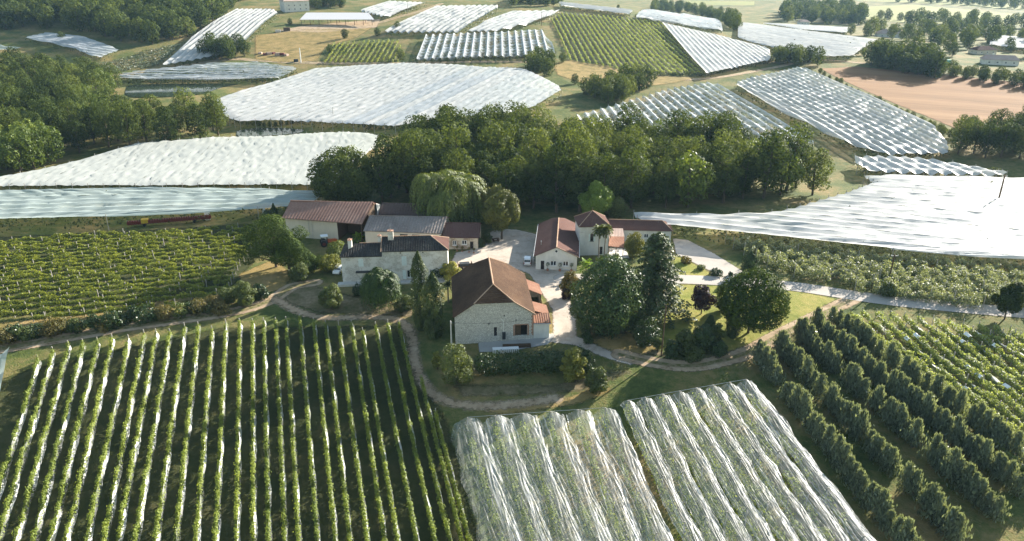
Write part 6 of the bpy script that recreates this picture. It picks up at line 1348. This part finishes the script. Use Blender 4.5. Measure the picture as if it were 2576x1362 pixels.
# red harvesting trailer beside the old vines
a = at(322, 572).xy; b = at(532, 556).xy; d = (b - a).normalized(); L_ = (b - a).length; o = empty('red_conveyor', (a.x, a.y, T(a.x, a.y)), math.atan2(d.y, d.x)); m = MB(); m.box(0, L_, -.5, .5, .7, .85); m.box(0, L_, -.55, -.45, .85, 1.5); m.box(0, L_, .45, .55, .85, 1.5); m.build('bed', 'red_metal', o)
for k in range(34): x = .4 + k * (L_ - .8) / 33; m = MB(); m.box(x - .08, x + .08, -.62, .62, .55, 1.62); m.build('rib', 'red_metal', o)
m = MB(); m.box(L_ * .17, L_ * .25, -.75, .75, .9, 1.9); m.build('engine_cover', 'yellow', o)
for x in (L_ * .2, L_ * .8):
    for y in (-.7, .7): m = MB(); m.tube([(x, y - .12, .4), (x, y + .12, .4)], .4, 12); m.build('wheel', 'rubber', o)
tag(o, 'long dark red ribbed conveyor trailer behind the old vines', 'trailer')
p = at(522, 553); rng = rg(); m = MB(); m.add([(-.9, 0, 0), (.9, 0, 0), (.7, .3, 3.1), (-.6, .2, 3.3), (0, -.7, 0), (.1, -.2, 2.8)], [(0, 4, 5, 3), (4, 1, 2, 5), (1, 0, 3, 2), (3, 5, 2)]); o = m.build('net_bundle', 'white'); o.location = p; tag(o, 'white folded net bundle at the red trailer end', 'net bundle')
p = at(666, 547); m = MB(); m.add([(-.6, 0, 0), (.6, 0, 0), (.3, .3, 2.6), (-.3, .2, 2.7), (0, -.6, 0)], [(0, 4, 3), (4, 1, 2, 3), (1, 0, 3, 2)]); o = m.build('net_bundle', 'white'); o.location = p; tag(o, 'small white net bundle beside the hangar cypress', 'net bundle')
# white slatted bench-like rack on the terrace, dark trough behind it
p = at(1272, 886); o = empty('slatted_rack', (p.x, p.y, T(p.x, p.y)), R(5)); m = MB(); m.box(-2.4, 2.4, -.5, .5, .75, .82); m.build('top', 'white', o)
for k in range(14): m = MB(); x = -2.3 + k * .354; m.box(x - .11, x + .11, -.56, -.51, .05, .74); m.build('slat', 'white', o)
for x in (-2.3, 2.3): m = MB(); m.box(x - .06, x + .06, -.45, .45, 0, .74); m.build('leg', 'wood', o)
tag(o, 'long white slatted rack on the barn terrace', 'rack')
m = MB(); m.box(-2.6, 2.6, -.4, .4, 0, .55); m.box(-2.4, 2.4, -.25, .25, .55, .6); o = m.build('trough', 'wood'); o.location = at(1300, 874); o.rotation_euler = (0, 0, R(4)); tag(o, 'long dark wooden trough behind the white rack', 'trough')
for k, (u, v) in enumerate(((1213, 842), (1220, 842), (1230, 841))):
    m = MB(); m.tube([(0, 0, 0), (0, 0, .5)], [.16, .22], 10); m.tube([(0, 0, .5), (0, 0, .56)], [.26, .26], 10); o = m.build('white_pot', 'white'); o.location = at(u, v); tag(o, 'white bucket by the barn wall, %s from the left' % ordinal(k + 1), 'bucket', 'buckets at the barn wall')
bush_px(1285, 846, 822, 26, 'redshrub', 'dead-looking climbing shrub between barn door and garage', .2)
for u, v, lb in ((1150, 632, 'flower pot at the left of the cottage front'), (1163, 634, 'flower pot below the cottage window'), (1180, 636, 'flower pot right of the cottage door'), (1192, 638, 'flower pot at the cottage corner')):
    p = at(u, v); potted(p.x, p.y, lb, .7, 'redshrub')
p = at(1170, 676); o = empty('flat_trailer', (p.x, p.y, T(p.x, p.y)), R(12)); m = MB(); m.box(-1.6, 1.6, -.9, .9, .7, .85); m.build('bed', 'wood', o); m = MB(); m.box(-1.6, -1.5, -.9, .9, .85, 1.5); m.box(1.5, 1.6, -.9, .9, .85, 1.5); m.build('end_board', 'wood', o)
for x in (-.9, .9):
    for y in (-.95, .95): m = MB(); m.tube([(x, y - .1, .4), (x, y + .1, .4)], .4, 12); m.build('wheel', 'rubber', o)
m = MB(); m.box(-1.2, 1.0, -.7, .7, .85, 1.4); m.build('load', 'blue_dark', o); tag(o, 'dark flat trailer half hidden behind the barn roof', 'trailer')
o = empty('picnic_bench', (at(1262, 604) + Vector((-1.5, -1, 0))), R(20)); m = MB(); m.box(-.9, .9, -.35, .35, .7, .76); m.build('table_top', 'wood', o)
for y in (-.7, .7): m = MB(); m.box(-.9, .9, y - .14, y + .14, .42, .47); m.build('seat', 'wood', o)
for x in (-.6, .6): m = MB(); m.box(x - .05, x + .05, -.75, .75, 0, .7); m.build('leg', 'wood', o)
tag(o, 'wooden picnic bench under the courtyard chestnut', 'bench')
for k in range(7):
    p = at(655 + k * 11, 138 + rnd.uniform(-3, 3)); m = MB(); s = rnd.uniform(.8, 1.4); m.box(-1.2 * s, 1.2 * s, -1, 1, 0, 1.1 * s); m.box(-1.1 * s, 1.1 * s, -.9, .9, 1.1 * s, 1.25 * s); o = m.build('harvest_crate', 'red_metal' if k % 2 else 'roof_pale'); o.location = p; o.rotation_euler = (0, 0, rnd.uniform(0, 2)); tag(o, 'stacked harvest crate on the rough pasture, %s from the left' % ordinal(k + 1), 'crate', 'crates on the pasture')
# ================================================================== haze
m = MB(); m.box(-2900, 2900, -250, 4900, -14, 75); hz = m.build('haze', 'ground'); hz.data.materials.clear()
hm = bpy.data.materials.new('haze'); hm.use_nodes = True; nt = hm.node_tree; nt.nodes.clear(); out = nt.nodes.new('ShaderNodeOutputMaterial'); pv = nt.nodes.new('ShaderNodeVolumePrincipled')
pv.inputs['Color'].default_value = (.42, .70, 1.0, 1); pv.inputs['Density'].default_value = .000055; pv.inputs['Anisotropy'].default_value = .15; nt.links.new(pv.outputs[0], out.inputs['Volume']); hz.data.materials.append(hm)
tag(hz, 'thin blue summer haze over the whole valley', None, None, 'stuff')
